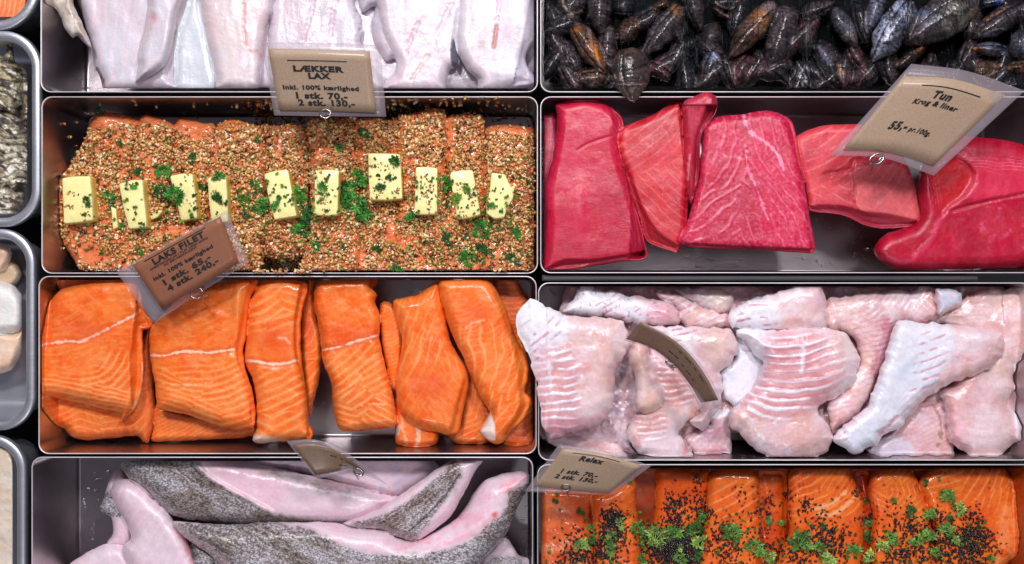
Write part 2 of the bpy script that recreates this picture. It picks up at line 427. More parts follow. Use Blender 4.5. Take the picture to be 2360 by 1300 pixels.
# ---------------------------------------------------------------- counter and trays
def rrect(x0, y0, x1, y1, r, n=8):
    out = []
    for cx, cy, a0 in ((x1-r, y0+r, -90), (x1-r, y1-r, 0), (x0+r, y1-r, 90), (x0+r, y0+r, 180)):
        for k in range(n+1):
            a = math.radians(a0+90*k/n); out.append((cx+r*math.cos(a), cy+r*math.sin(a)))
    return out
def loops_mesh(loops):
    V = []; Fs = []
    n = len(loops[0])
    for l in loops: V += l
    for k in range(len(loops)-1):
        for i in range(n):
            j = (i+1) % n
            Fs.append((k*n+i, k*n+j, (k+1)*n+j, (k+1)*n+i))
    return V, Fs
def Wr(p, z): return ((p[0]-CX)*S, (CY-p[1])*S, z)    # true plan position measured at rim level
def tray(x0, y0, x1, y1, D, label, r=24, rimw=2.7, name='steel_tray', cat='tray', mat=None, group='shallow steel trays of the counter', fr_=14):
    loops = []
    def lp(off, z, rr=None):
        a = max(3, (r if rr is None else rr)-off*0.5)
        return [Wr(p, z) for p in rrect(x0+off, y0+off, x1-off, y1-off, a)]
    body = [lp(0.4, -D-0.004), lp(0.4, -0.0012)]
    V, Fs = loops_mesh(body)
    inner = [lp(rimw-0.4, -0.0012), lp(rimw-0.4, -D+0.006), lp(rimw+1.2, -D+0.0022), lp(rimw+3.2, -D+0.0006), lp(rimw+7, -D)]
    V2, F2 = loops_mesh(inner); o = len(V); n = len(body[0])
    Fs += [tuple(i+o for i in f) for f in F2]; V += V2
    Fs.append(tuple(range(len(V)-n, len(V))))
    bot = lp(3, -D-0.004); o = len(V); V += bot; Fs.append(tuple(range(o, o+n)))
    t = mesh(name, V, [f[::-1] for f in Fs], mat or M_steel, smooth=True)
    for p in t.data.polygons:
        if len(p.vertices) > 4: p.use_smooth = False
    rl = []
    for k in range(7):
        a = math.pi*k/6
        rl.append(lp(rimw/2-rimw/2*math.cos(a), -0.0012+0.0014*math.sin(a)))
    V, Fs = loops_mesh(rl)
    mesh('rim', V, [f[::-1] for f in Fs], M_rim, parent=t)
    tagp(t, label, cat, group)
    return (x0, y0, x1, y1, D)
def bowl(x0, y0, x1, y1, D, label, r):
    prof = [(6, -0.012), (0, -0.006), (0.5, -0.0015), (3, 0.0), (17, 0.0), (20, -0.0015), (22, -0.006), (24, -D+0.02), (30, -D+0.008), (42, -D+0.001), (50, -D)]
    L = []
    for off, z in prof:
        L.append([Wr(p, z) for p in rrect(x0+off, y0+off, x1-off, y1-off, max(8, r-off*0.8), 12)])
    V, Fs = loops_mesh(L); n = len(L[0]); Fs.append(tuple(range(len(V)-n, len(V))))
    t = mesh('rounded_steel_pan', V, [f[::-1] for f in Fs], M_bowl)
    tagp(t, label, 'pan', 'rounded steel pans down the left side')
    # raised ledge in the floor of the pan
    return (x0+20, y0+20, x1-20, y1-20, D)
def box(name, x0, y0, x1, y1, z0, z1, mat, parent=None, bev=0.0015):
    P = [(x0, y0), (x1, y0), (x1, y1), (x0, y1)]
    def lp(o, z): return [Wr((max(x0, min(x1, p[0]+(o if p[0] == x0 else -o))), p[1]+(o if p[1] == y0 else -o)), z) for p in P]
    L = [lp(0, z0), lp(0, z1-bev), lp(bev/S, z1)]
    V, Fs = loops_mesh(L); Fs.append((8, 9, 10, 11))
    return mesh(name, V, [f[::-1] for f in Fs], mat, parent=parent, smooth=False)
g = mesh('counter', [(-1.6, -1.1, -0.155), (1.6, -1.1, -0.155), (1.6, 1.1, -0.155), (-1.6, 1.1, -0.155)], [(0, 1, 2, 3)], M_dark, smooth=False)
tagp(g, 'black counter top seen in the gaps between the trays', 'counter', kind='structure')

T1 = tray(93, -208, 1240, 213, 0.105, 'steel tray at the top left holding white cod fillets')
T2 = tray(95, 222, 1240, 631, 0.105, 'steel tray holding salmon covered with chopped nuts and butter')
T3 = tray(88, 636, 1237, 1047, 0.105, 'steel tray holding the plain orange salmon fillets')
T4 = tray(72, 1053, 1229, 1470, 0.105, 'steel tray at the bottom left holding hake with grey skin')
T5 = tray(1245, -208, 2387, 213, 0.105, 'steel tray at the top right holding netted mussels')
T6 = tray(1245, 222, 2387, 630, 0.105, 'steel tray holding the deep red tuna blocks')
T7 = tray(1240, 651, 2380, 1062, 0.105, 'steel tray holding the pale monkfish fillets')
T8 = tray(1238, 1070, 2385, 1485, 0.105, 'steel tray at the bottom right holding marinated salmon with black seeds')
B0 = bowl(-420, -420, 88, 68, 0.07, 'rounded steel pan in the top left corner with a slice of salmon', 95)
B1 = bowl(-420, 70, 92, 523, 0.07, 'rounded steel pan holding grey oysters', 85)
B2 = bowl(-420, 527, 79, 993, 0.07, 'rounded steel pan holding scallops', 80)
B3 = bowl(-420, 1003, 58, 1500, 0.07, 'rounded steel pan at the bottom left with a cream coloured fillet', 80)
o = box('divider_bar', 1250, 634, 2262, 647, -0.03, -0.006, M_bar); tagp(o, 'flat grey bar between the tuna tray and the monkfish tray', 'bar')
# ================================================================ plain salmon fillets (tray T3)
SAL = (248, 108, 26); SLN = (255, 174, 114); SDK = (220, 78, 28); SHI = (252, 214, 190)
def salb(seed=1, und=1.0): return [N(70, SDK, 0.3, 0.52, 0.2, seed), N(26, (252, 152, 84), 0.4, 0.52, 0.15, seed+3), N(7, (255, 170, 110), .3, .6, .08, seed+6, st=(2.6, .8), ang=25*(seed % 5)-40), N(44, (252, 142, 70), .3, .55, .15, seed+9),
        B(70, 1.6*und, seed), B(26, 0.35*und, seed+2, (1.6, 0.8), 20), B(8, 0.06*und, seed+4)]
def seam(pts, col=SHI, w=5): return [K(pts, w*3.2, (214, 78, 40), 0.4, 0.9, 0, -0.9), K(pts, w, col, 0.9, 0.5, 1.5, 0.5, 0.65)]
def salmon(label, outl, zt, ops, **kw):
    a = dict(th=16, r=34, tray=T3, group='plain salmon fillets in the left tray'); a.update(kw); a['r'] *= .68; a['th'] *= .8
    return piece('salmon_fillet', label, 'salmon fillet', outl, zt, M_salmon, SAL, ops, **a)
salmon('thin salmon fillet showing as a strip at the top left behind the others', RA([(398, 40), (620, 35), (860, 45), (820, 150), (600, 170), (430, 165)]), -30,
       salb(3)+[F([(200, 650, 100, 'p', 80, 9, 0)], SLN, .6)], th=14, r=20)
salmon('salmon fillet lying underneath at the lower left with a pointed lower end', RA([(258, 780), (262, 860), (300, 960), (360, 1040), (440, 1090), (500, 1150), (600, 1167), (760, 1152), (935, 1135), (975, 1180), (1010, 1187), (1035, 1090), (1062, 960), (1050, 820), (1042, 560), (1035, 400), (985, 400), (900, 600), (600, 750)]), -40,
       salb(4)+[F([(180, 960, 60, 'c', 85, 16, -.35), (300, 960, 80, 'c', 60, 16, .5), (340, 850, 60, 'p', 70, 15, 0)], SLN, .75),
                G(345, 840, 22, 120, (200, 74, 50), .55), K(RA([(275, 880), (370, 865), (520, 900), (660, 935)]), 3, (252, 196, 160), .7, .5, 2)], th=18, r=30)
salmon('salmon fillet underneath, its lower edge showing below the second big fillet', RA([(1060, 930), (1300, 980), (1740, 1040), (1750, 1130), (1500, 1160), (1300, 1165), (1042, 1172), (1045, 1080)]), -46,
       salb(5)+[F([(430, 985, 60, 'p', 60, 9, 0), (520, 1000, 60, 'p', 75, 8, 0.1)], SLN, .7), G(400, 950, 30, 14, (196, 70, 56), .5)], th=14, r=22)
salmon('large salmon fillet at the left end with a wavy white seam and swirling fat lines', RA([(385, 165), (415, 145), (500, 108), (640, 75), (800, 58), (920, 80), (965, 180), (980, 270), (1045, 370), (1010, 410), (975, 415, 1), (972, 500), (977, 640), (972, 780), (945, 900), (912, 962), (860, 1000), (822, 1032, 1), (832, 985), (700, 950), (560, 912), (400, 882), (275, 835), (245, 740), (245, 600), (275, 480), (300, 400), (328, 250)]), -8,
       salb(1, 1.3)+[F([(140, 700, 60, 'p', 70, 15, .3), (250, 660, 60, 'c', 110, 18, .4)], SLN, .40, .35, br=.46),
        F([(150, 900, 75, 'p', 100, 12, -.08), (262, 850, 52, 'p', 42, 17, .4), (210, 855, 40, 'p', 80, 13, .3), (240, 925, 50, 'p', 102, 9, .05)], SLN, .85, .62, lo=.05, hi=1.1, warp=5, area=RA([(260, 780), (300, 720), (560, 720), (750, 560), (890, 600), (885, 800), (900, 960), (700, 945), (270, 830)]), soft=22, dz=.25)]
        +seam(RA([(255, 560), (300, 515), (400, 500), (470, 492), (540, 495), (640, 455), (740, 405), (850, 350), (940, 300), (960, 270)]))
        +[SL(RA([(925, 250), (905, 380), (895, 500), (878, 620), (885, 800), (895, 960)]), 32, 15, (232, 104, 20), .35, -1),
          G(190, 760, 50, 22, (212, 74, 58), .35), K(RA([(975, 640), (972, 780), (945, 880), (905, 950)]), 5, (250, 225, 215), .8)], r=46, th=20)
salmon('large salmon fillet, second from left, with a straight white seam and chevron fat lines', RA([(1060, 360), (1120, 300), (1250, 160), (1440, 105), (1580, 78), (1640, 52), (1740, 50), (1765, 90), (1705, 200), (1690, 330), (1675, 480), (1655, 560), (1675, 690), (1712, 800), (1732, 900), (1737, 1055), (1660, 1092), (1500, 1072), (1300, 1002), (1100, 957), (1068, 930), (1060, 800), (1030, 640), (1015, 480), (1028, 400)]), -10,
       salb(2, 1.2)+[F([(540, 680, 50, 'c', 30, 18, .8), (440, 720, 70, 'p', 75, 15, .2)], SLN, .38, .35, br=.42),
        F([(400, 905, 60, 'p', 108, 12, 0), (520, 905, 70, 'p', 72, 16, .2), (480, 950, 40, 'p', 112, 12, 0), (450, 850, 80, 'p', 84, 15, 0)], SLN, .85, .62, lo=.05, hi=1.1, warp=5, area=RA([(1050, 700), (1700, 620), (1740, 1100), (1060, 960)]), soft=24, dz=.2)]
        +seam(RA([(1030, 588), (1120, 590), (1200, 572), (1270, 560), (1400, 570), (1500, 562), (1590, 548)]))
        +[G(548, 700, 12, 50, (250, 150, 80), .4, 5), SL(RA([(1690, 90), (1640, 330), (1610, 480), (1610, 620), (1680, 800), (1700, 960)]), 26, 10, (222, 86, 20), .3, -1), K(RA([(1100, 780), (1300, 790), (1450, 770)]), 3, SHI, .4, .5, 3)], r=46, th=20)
salmon('narrow dark salmon fillet between the third and fourth big fillets', RB([(310, 60), (360, 60), (372, 200), (388, 320), (415, 450), (422, 560), (410, 700), (370, 880), (332, 1000), (285, 800), (270, 400), (290, 200)]), -42,
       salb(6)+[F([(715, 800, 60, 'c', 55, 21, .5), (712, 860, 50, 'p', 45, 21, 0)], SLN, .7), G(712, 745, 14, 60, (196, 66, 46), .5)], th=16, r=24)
salmon('salmon fillet, third big one, V shaped lines on top and slanting lines below', RB([(-15, 100), (60, 62), (170, 55), (262, 75), (322, 108), (312, 190), (282, 320), (275, 480), (282, 620), (300, 750), (322, 900), (332, 1050), (362, 1105), (340, 1160), (200, 1168), (-38, 1180), (-25, 1080), (-28, 900), (-53, 760), (-85, 690), (-108, 625), (-100, 480), (-93, 380), (-73, 230), (-40, 150)]), -12,
       salb(7)+[F([(620, 700, 60, 'p', 60, 20, .3), (675, 690, 50, 'p', 110, 17, .2), (650, 740, 40, 'p', 70, 21, 0)], SLN, .8, .62, lo=.05, hi=1.1, warp=5, area=RB([(-60, 90), (320, 60), (250, 420), (-90, 400)]), soft=20),
        F([(640, 900, 70, 'p', 66, 18, 0), (600, 985, 40, 'p', 120, 21, 0), (660, 985, 50, 'p', 64, 21, .1)], SLN, .88, .62, lo=.05, hi=1.1, warp=5, area=RB([(-80, 720), (280, 720), (330, 1170), (-40, 1180)]), soft=22, dz=.2),
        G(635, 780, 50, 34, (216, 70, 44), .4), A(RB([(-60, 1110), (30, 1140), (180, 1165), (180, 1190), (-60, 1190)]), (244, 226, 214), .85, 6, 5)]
        +seam(RB([(-100, 628), (-30, 630), (40, 645), (120, 650), (180, 640), (250, 625)]))
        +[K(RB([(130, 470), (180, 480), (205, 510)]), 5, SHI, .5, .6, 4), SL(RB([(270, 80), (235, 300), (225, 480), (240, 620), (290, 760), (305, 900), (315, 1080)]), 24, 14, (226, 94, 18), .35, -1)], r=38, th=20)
salmon('small bit of a salmon fillet tucked at the top behind the fourth fillet', RB([(700, 48), (792, 55), (790, 120), (740, 150)]), -46, salb(8), r=14)
salmon('salmon fillet, fourth of the big ones, with zigzag lines and bare tray on both sides', RB([(378, 105), (430, 75), (520, 60), (640, 56), (730, 58), (760, 130), (796, 178), (785, 225), (815, 320), (812, 480), (850, 640), (898, 840), (926, 980), (920, 1068), (760, 1095), (600, 1107), (535, 1090), (510, 1020), (497, 960), (482, 780), (430, 640), (415, 540), (395, 380), (363, 220)]), -16,
       salb(9)+[F([(800, 680, 80, 'p', 60, 17, .2)], SLN, .35, .34, br=.42),
        F([(800, 860, 55, 'p', 52, 17, .1), (860, 870, 45, 'p', 58, 17, 0), (790, 960, 32, 'p', 106, 13, 0), (880, 950, 42, 'p', 118, 15, 0), (830, 920, 40, 'p', 54, 18, 0)], SLN, .9, .62, lo=.05, hi=1.1, warp=5, area=RB([(430, 620), (800, 500), (930, 1000), (900, 1090), (560, 1110), (490, 900)]), soft=22, dz=.22),
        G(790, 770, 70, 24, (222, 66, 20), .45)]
        +seam(RB([(425, 552), (520, 535), (600, 512), (700, 480), (800, 452)]))+[K(RB([(690, 930), (760, 918), (840, 922)]), 3, SHI, .5, .5, 3)], r=34, th=18)
salmon('salmon fillet mostly hidden, its left edge showing beside the fourth fillet', RB([(822, 236), (900, 238), (960, 400), (960, 700), (905, 830), (850, 620), (815, 400)]), -34,
       salb(10, 1.5)+[F([(890, 740, 60, 'c', 80, 9, .4)], SLN, .5)], th=12, r=18)
salmon('rolled end of a salmon fillet with wide white stripes at the bottom of the tray', RB([(925, 880), (1000, 900), (1150, 1000), (1215, 1120), (1185, 1200), (1060, 1212), (940, 1200), (918, 1150), (920, 1000)]), -28,
       salb(11, .6)+[K(RB([(1070, 1060), (1078, 1150), (1060, 1210)]), 9, (252, 206, 178), .85, .5, 2), K(RB([(990, 900), (965, 1050), (1000, 1200)]), 6, (250, 190, 150), .7, .6, 3), A(RB([(918, 1070), (955, 1060), (950, 1130), (930, 1150)]), (246, 226, 214), .8, 3, 3)], th=20, r=22)
salmon('salmon fillet under the sixth one, showing at the bottom right', RB([(1270, 1118), (1340, 1090), (1380, 950), (1400, 760), (1460, 740), (1520, 880), (1600, 960), (1560, 1172), (1400, 1190), (1320, 1180)]), -42,
       salb(12)+[F([(1090, 990, 40, 'p', 60, 15, .3), (1070, 940, 50, 'c', 50, 15, .8)], SLN, .75)], th=14, r=20)
salmon('reddish salmon fillet at the far right edge of the tray behind the others', RB([(1585, 75), (1740, 68), (1775, 130), (1832, 212), (1800, 300), (1810, 520), (1850, 880), (1857, 1100), (1840, 1187), (1640, 1183), (1500, 900), (1560, 500)]), -46,
       salb(13, 1.3)+[F([(1170, 680, 60, 'p', 85, 12, .1), (1200, 960, 80, 'c', 75, 13, .5)], (248, 190, 160), .75, .36), G(1180, 700, 20, 60, (214, 90, 60), .4)], th=14, r=20)
salmon('salmon fillet, fifth of the big ones, with long steep lines and a pointed bottom', RB([(905, 218), (985, 195), (1060, 180), (1125, 140), (1165, 105), (1215, 90), (1240, 200), (1270, 350), (1300, 500), (1372, 620), (1412, 700), (1417, 780), (1385, 950), (1355, 1100), (1320, 1132), (1200, 1112), (1050, 1070), (960, 1000), (930, 900), (918, 780), (948, 620), (960, 480), (930, 330)]), -10,
       salb(14)+[F([(970, 740, 90, 'p', 12, 22, .06), (1040, 870, 40, 'c', 10, 18, .6), (960, 930, 40, 'p', 40, 18, 0)], SLN, .72, .3, area=RB([(910, 210), (1210, 90), (1400, 700), (1330, 1100), (1200, 760), (940, 740)]), soft=18, br=.36, brs=50),
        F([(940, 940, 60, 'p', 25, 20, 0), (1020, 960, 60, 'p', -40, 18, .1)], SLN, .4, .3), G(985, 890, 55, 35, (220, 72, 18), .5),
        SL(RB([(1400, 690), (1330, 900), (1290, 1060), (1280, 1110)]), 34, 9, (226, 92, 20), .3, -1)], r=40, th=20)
salmon('rightmost big salmon fillet, curling over to show white skin at the bottom', RB([(1215, 105), (1250, 66), (1400, 56), (1520, 58), (1580, 100), (1640, 200), (1682, 290), (1722, 420), (1790, 560), (1822, 650), (1828, 740), (1802, 830), (1842, 885), (1830, 960), (1780, 1040), (1700, 1110), (1650, 1182), (1600, 1193), (1560, 1172), (1495, 1110), (1540, 1030), (1562, 968), (1500, 880), (1430, 720), (1380, 600), (1310, 450), (1250, 280)]), 0,
       salb(15)+[F([(1100, 800, 60, 'p', -5, 23, .05), (1170, 880, 60, 'p', 20, 22, .1), (1180, 970, 50, 'p', 40, 21, .1), (1140, 920, 40, 'p', 10, 20, 0)], SLN, .72, .3, area=RB([(1300, 420), (1700, 380), (1850, 800), (1650, 1190), (1480, 850)]), soft=20, br=.33, brs=50),
        F([(1060, 680, 90, 'p', 70, 12, .3)], SLN, .35, .4, br=.45), G(1100, 730, 40, 24, (226, 74, 30), .4), K(RB([(1400, 400), (1450, 370), (1520, 350)]), 5, SHI, .6, .7, 3),
        A(RB([(1495, 1108), (1530, 1040), (1568, 972, 1), (1597, 1040), (1604, 1110), (1600, 1165), (1555, 1160)]), (240, 226, 220), .95, 2, 2, -2),
        SL(RB([(1560, 66), (1620, 250), (1700, 480), (1740, 700), (1760, 900), (1700, 1060)]), 46, 13, (232, 112, 20), .25, -1)], r=38, th=20)

# ================================================================ tuna blocks (tray T6)
TUN = (198, 14, 56); TLN = (232, 96, 124); TDK = (142, 0, 30)
def tunb(s=1): return [N(4, (226, 100, 128), .22, .64, .1, s+9, o=2, st=(1, 1.6)), N(80, TDK, .35, .52, .2, s), N(14, (206, 62, 92), .3, .55, .12, s+3, st=(1, 3)), B(90, 1.3, s), B(6, .06, s+4, (1, 2))]
def tuna(label, outl, zt, ops, base=TUN, **kw):
    a = dict(th=10, r=22, tray=T6, group='raw tuna blocks in the right hand tray', wob=.8); a.update(kw); a['r'] *= .7; a['th'] *= .8
    return piece('tuna_block', label, 'tuna block', outl, zt, M_tuna, base, ops, **a)
tuna('dark tuna slab squeezed against the left tray wall behind the first block', RC([(20, 200), (60, 182), (125, 190), (150, 500), (90, 900), (60, 1250), (20, 1235), (14, 800)]), -34,
     tunb(2)+[G(1272, 330, 6, 60, (236, 150, 170), .5)], base=(176, 34, 72), th=10, r=18)
tuna('long tuna block, leftmost, smooth and rounded with a cut lower end', RC([(118, 122), (170, 104), (300, 78), (420, 98), (510, 150), (570, 210), (585, 280), (548, 310), (552, 440), (590, 560), (640, 720), (690, 900), (725, 1040), (742, 1150), (700, 1182), (560, 1192), (300, 1232), (80, 1257), (28, 1245), (45, 1100), (55, 900), (50, 700), (100, 480), (128, 300), (128, 190)]), -6,
     tunb(1)+[F([(1330, 400, 200, 'p', 88, 6, .01)], TLN, .22, .6), F([(1440, 500, 40, 'p', -8, 9, 0), (1420, 260, 40, 'p', -20, 9, 0)], (232, 150, 170), .4, .3, area=RC([(450, 90), (600, 250), (750, 1170), (640, 1170), (560, 500)]), soft=8),
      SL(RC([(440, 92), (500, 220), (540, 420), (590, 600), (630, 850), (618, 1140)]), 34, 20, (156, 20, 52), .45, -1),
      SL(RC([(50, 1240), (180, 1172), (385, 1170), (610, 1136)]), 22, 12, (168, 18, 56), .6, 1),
      K(RC([(270, 430), (360, 380), (500, 335)]), 5, (176, 20, 50), .5, .8, 0, -1.2), G(1335, 480, 16, 60, (230, 110, 120), .3, 2)], r=34, th=16)
tuna('dark tuna strip standing upright behind the triangular block', RC([(985, 115), (1080, 60), (1140, 33), (1182, 45), (1222, 88), (1210, 180), (1165, 240), (1110, 340), (1095, 600), (1040, 800), (1000, 600), (990, 250)]), 3,
     tunb(3)+[F([(1620, 300, 100, 'p', 5, 7, 0)], (224, 110, 130), .3, .4), SL(RC([(1160, 60), (1100, 250), (1060, 400), (1050, 700)]), 30, 20, (120, 10, 34), .4, -1), K(RC([(1150, 60), (1160, 100), (1060, 130)]), 5, (226, 90, 110), .4)], base=(178, 26, 56), th=10, r=24, over=True, tilt=(0, -16))
tuna('triangular tuna block with fanned white lines, second from left', RC([(545, 310), (610, 262), (780, 190), (900, 118), (952, 104), (990, 125), (1005, 200), (1020, 350), (1042, 450), (1030, 600), (1022, 760), (1012, 1000, 1), (985, 1060), (942, 1137, 1), (900, 1118), (740, 1048), (695, 900), (640, 760), (600, 600), (548, 440)]), -10,
     tunb(4)+[F([(1470, 320, 60, 'p', 52, 21, .12), (1520, 470, 60, 'p', -48, 20, -.08)], (236, 116, 116), .6, .26, soft=10, warp=5), N(10, (236, 130, 120), .5, .5, .15, 5, area=RC([(545, 300), (630, 300), (600, 500), (560, 450)])),
      SL(RC([(968, 180), (985, 400), (1000, 640), (985, 960)]), 18, 14, (186, 26, 60), .3, -1), SL(RC([(560, 480), (640, 620), (700, 780), (800, 960), (950, 1070)]), 30, 14, (150, 26, 48), .45, 1),
      K(RC([(1035, 440), (1028, 560), (1020, 640)]), 5, (236, 190, 210), .5, .6, 3)], base=(208, 30, 44), r=26, th=12)
tuna('broad tuna block with branching white marbling in the middle of the tray', RC([(1130, 262), (1200, 213), (1300, 195), (1400, 185), (1530, 163), (1640, 180), (1722, 230), (1752, 310), (1775, 430), (1810, 640), (1850, 880), (1888, 1100), (1872, 1132), (1700, 1125), (1500, 1110), (980, 1076), (1030, 880), (1090, 650), (1105, 500), (1120, 350)]), -4,
     tunb(5)+[F([(1640, 360, 70, 'p', 25, 26, .3), (1800, 330, 70, 'p', -22, 24, -.2), (1640, 520, 80, 'p', 60, 26, .15), (1770, 520, 80, 'p', -30, 24, .1)], (236, 132, 160), .5, .30, warp=16, dz=.5, br=.35, brs=40), N(4, (250, 190, 212), .3, .62, .1, 3, o=2),
      K(RC([(1400, 190), (1440, 300), (1580, 400), (1640, 480), (1670, 560)]), 7, (246, 190, 214), .7, .7, 4), K(RC([(1410, 430), (1430, 560), (1500, 720), (1560, 900)]), 6, (240, 150, 180), .7, .7, 4, -.8), K(RC([(1270, 470), (1400, 490)]), 5, (246, 180, 190), .6, .6, 3),
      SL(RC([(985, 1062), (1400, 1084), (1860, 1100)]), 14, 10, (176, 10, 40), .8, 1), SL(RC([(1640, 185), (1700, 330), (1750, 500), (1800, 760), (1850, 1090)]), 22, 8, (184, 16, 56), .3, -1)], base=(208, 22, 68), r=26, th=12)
tuna('pale pink tuna block with a stepped top lying in front of the price card', RD([(225, 250), (260, 215), (340, 178), (460, 150), (700, 148), (900, 200), (1010, 400), (1060, 520), (1090, 640), (1117, 780), (1112, 835, 1), (1060, 872), (860, 887), (720, 862), (560, 792), (330, 762), (318, 700), (290, 560), (240, 400)]), -16,
     tunb(6)+[F([(1880, 400, 80, 'p', 70, 22, .2), (1900, 450, 60, 'p', 120, 24, .1)], (246, 160, 165), .6, .16, br=.35), A(RD([(640, 470), (900, 440), (1020, 480), (1110, 830), (700, 760), (640, 640)]), (242, 130, 130), .55, 3, 3, 1.6),
      K(RD([(450, 500), (620, 460), (640, 400), (760, 410)]), 10, (186, 40, 66), .5, .8, 2, -2.5), K(RD([(635, 470), (650, 620), (640, 740)]), 5, (190, 40, 60), .5, .6, 3, -1.5),
      SL(RD([(315, 720), (500, 715), (640, 738), (700, 760), (900, 780), (1115, 828)]), 30, 16, (170, 60, 86), .7, 1), G(1830, 360, 14, 80, (240, 120, 120), .3)], base=(224, 72, 80), r=24, th=10)
tuna('massive deep red tuna block at the right end with a glossy hollow cut', RD([(1125, 420), (1200, 330), (1290, 262), (1400, 232), (1520, 236), (1700, 252), (1857, 292), (1990, 350), (2005, 700), (1995, 1100), (1857, 1157), (1500, 1177), (1000, 1182), (900, 1162), (800, 1092), (790, 1020), (870, 930), (1050, 862), (1115, 782), (1100, 640)]), -6,
     tunb(7)+[A(RD([(1180, 520), (1260, 440), (1380, 378), (1470, 440), (1505, 520), (1440, 640), (1340, 720), (1250, 780)]), (206, 6, 26), .75, 8, 2, -3), A(RD([(1400, 370), (1857, 440), (1990, 480), (1990, 640), (1700, 680), (1440, 690), (1500, 560), (1480, 460)]), (234, 60, 92), .55, 10, 3, 2),
      F([(2220, 390, 60, 'p', 96, 7, 0)], (240, 150, 178), .5, .4, area=RD([(1380, 370), (1900, 380), (1990, 460), (1600, 480), (1470, 440)]), soft=5), F([(2155, 430, 60, 'p', -10, 8, 0)], (240, 120, 150), .6, .35, area=RD([(1150, 480), (1240, 440), (1260, 780), (1210, 740)]), soft=4),
      K(RD([(1500, 520), (1440, 650), (1340, 740), (1250, 850), (1200, 960), (1110, 1060), (1020, 1130), (800, 1090)]), 12, (226, 100, 128), .5, .9, 3, .4),
      K(RD([(1340, 760), (1600, 690), (1857, 640)]), 8, (150, 0, 34), .5, .8, 0, -1.6), N(14, (248, 170, 196), .3, .70, .05, 8, area=RD([(1350, 800), (1900, 650), (1990, 1000), (1400, 1080)])), N(60, (160, 8, 40), .5, .5, .15, 9, area=RD([(820, 1000), (1250, 760), (1990, 700), (1990, 1160), (900, 1160)]), asoft=30)], base=(190, 6, 48), r=44, th=22)

# ================================================================ monkfish (tray T7)
MK = (230, 194, 200); MW = (240, 238, 250); MP = (212, 134, 152); ME = (232, 186, 168)
def mkb(s=1): return [N(44, (226, 172, 152), .5, .52, .15, s+11), N(6, (246, 242, 252), .4, .60, .07, s+12, st=(2.2, .8), ang=15*(s % 7)), F([(1300+s*50, 850, 300, 'p', 65+(s*37) % 50, 8, .1)], (246, 226, 232), .35, .5, br=.42), N(14, (244, 236, 244), .4, .6, .1, s+8, st=(2, 1)), N(60, MP, .35, .5, .2, s), N(50, ME, .45, .52, .2, s+2), N(30, (236, 214, 226), .45, .5, .2, s+4), B(60, 2.6, s), B(22, .6, s+3), B(11, .3, s+6, (2.2, .8), 17*(s % 9)), N(70, (244, 238, 248), .45, .56, .12, s+15)]
def ladder(cx, cy, wr, th, sp, cv, pts, soft=14, a=.85, s=3, w=.36, br=.3):
    f1 = A(pts, (212, 126, 138), .42, soft, 12); f2 = ladder0(cx, cy, wr, th, sp*1.1, cv, pts, soft, min(1, a+.1), s, w+.1, br-.06)
    def op(c): f1(c); f2(c)
    return op
def ladder0(cx, cy, wr, th, sp, cv, pts, soft=14, a=.85, s=3, w=.36, br=.3): return F([(cx, cy, wr, 'p', th, sp, cv)], MW, a, w, area=pts, br=br, dz=.7, warp=8, seed=s, soft=soft, brs=30)
def dashes(cx, cy, th, sp, cv, pts, s=5, col=(204, 128, 150), br=.52): return F([(cx, cy, 100, 'p', th, sp, cv)], col, .8, .42, area=pts, br=br, dz=-.5, warp=8, seed=s, soft=8, brs=18)
def monk(label, outl, zt, ops, base=MK, **kw):
    a = dict(th=20, r=34, tray=T7, group='monkfish fillets in the right hand tray', wob=4.5); a.update(kw); a['th'] *= .68; a['r'] *= .95
    return piece('monkfish_fillet', label, 'monkfish fillet', outl, zt, M_monk, base, ops, **a)
monk('brownish pink monkfish fillet along the top wall, mostly covered by the others', RE([(372, 60), (430, 35), (1000, 45), (2000, 55), (2900, 60), (3350, 70), (3400, 500), (3380, 1100), (2900, 1150), (2200, 1100), (1560, 1060), (900, 1130), (300, 1060), (220, 900), (300, 300)]), -40,
     mkb(9)+[N(24, (160, 100, 110), .5, .5, .15, 4), B(30, 4, 3)], base=(206, 152, 162), th=10)
monk('greyish veined monkfish belly flap between the left fillet and the peach coloured fold', RE([(690, 660), (780, 520), (860, 700), (835, 900), (790, 1000), (800, 1100), (870, 1200), (790, 1190), (700, 1120), (615, 1030), (660, 930)]), -40,
     mkb(10)+[N(9, (170, 140, 160), .6, .5, .1, 4, o=4), N(12, (236, 226, 240), .5, .55, .1, 7)], base=(198, 150, 166), r=24)
monk('wet monkfish end piece at the bottom left corner just above the small price card', RE([(190, 950), (215, 1060), (290, 1150), (500, 1195), (768, 1225), (752, 1150), (690, 1100), (640, 1060), (600, 1005), (400, 1040)]), -44,
     mkb(11)+[F([(1350, 1020, 90, 'p', 70, 10, .1)], MW, .6, .4, br=.4), G(1385, 1010, 18, 14, None, 0, 3)], base=(226, 188, 202), r=24, th=14)
monk('monkfish fillet at the top with a white left end and a rounded pink tip', RE([(470, 52), (425, 130), (380, 205), (345, 235), (430, 262), (560, 268), (700, 275), (800, 305), (900, 325), (1020, 335), (1130, 318), (1152, 272), (1132, 220), (1080, 180), (1000, 152), (800, 120), (600, 75)]), -14,
     mkb(12)+[A(RE([(440, 40), (600, 70), (820, 120), (930, 200), (880, 320), (700, 290), (340, 250)]), MW, .9, 8, 8, .5), dashes(1400, 700, 60, 13, 0, RE([(560, 90), (860, 130), (860, 290), (560, 260)])), G(1525, 722, 34, 22, (232, 160, 178), .8, 3), N(7, (150, 140, 165), .6, .72, .04, 3)], base=(230, 186, 196), th=16, r=28)
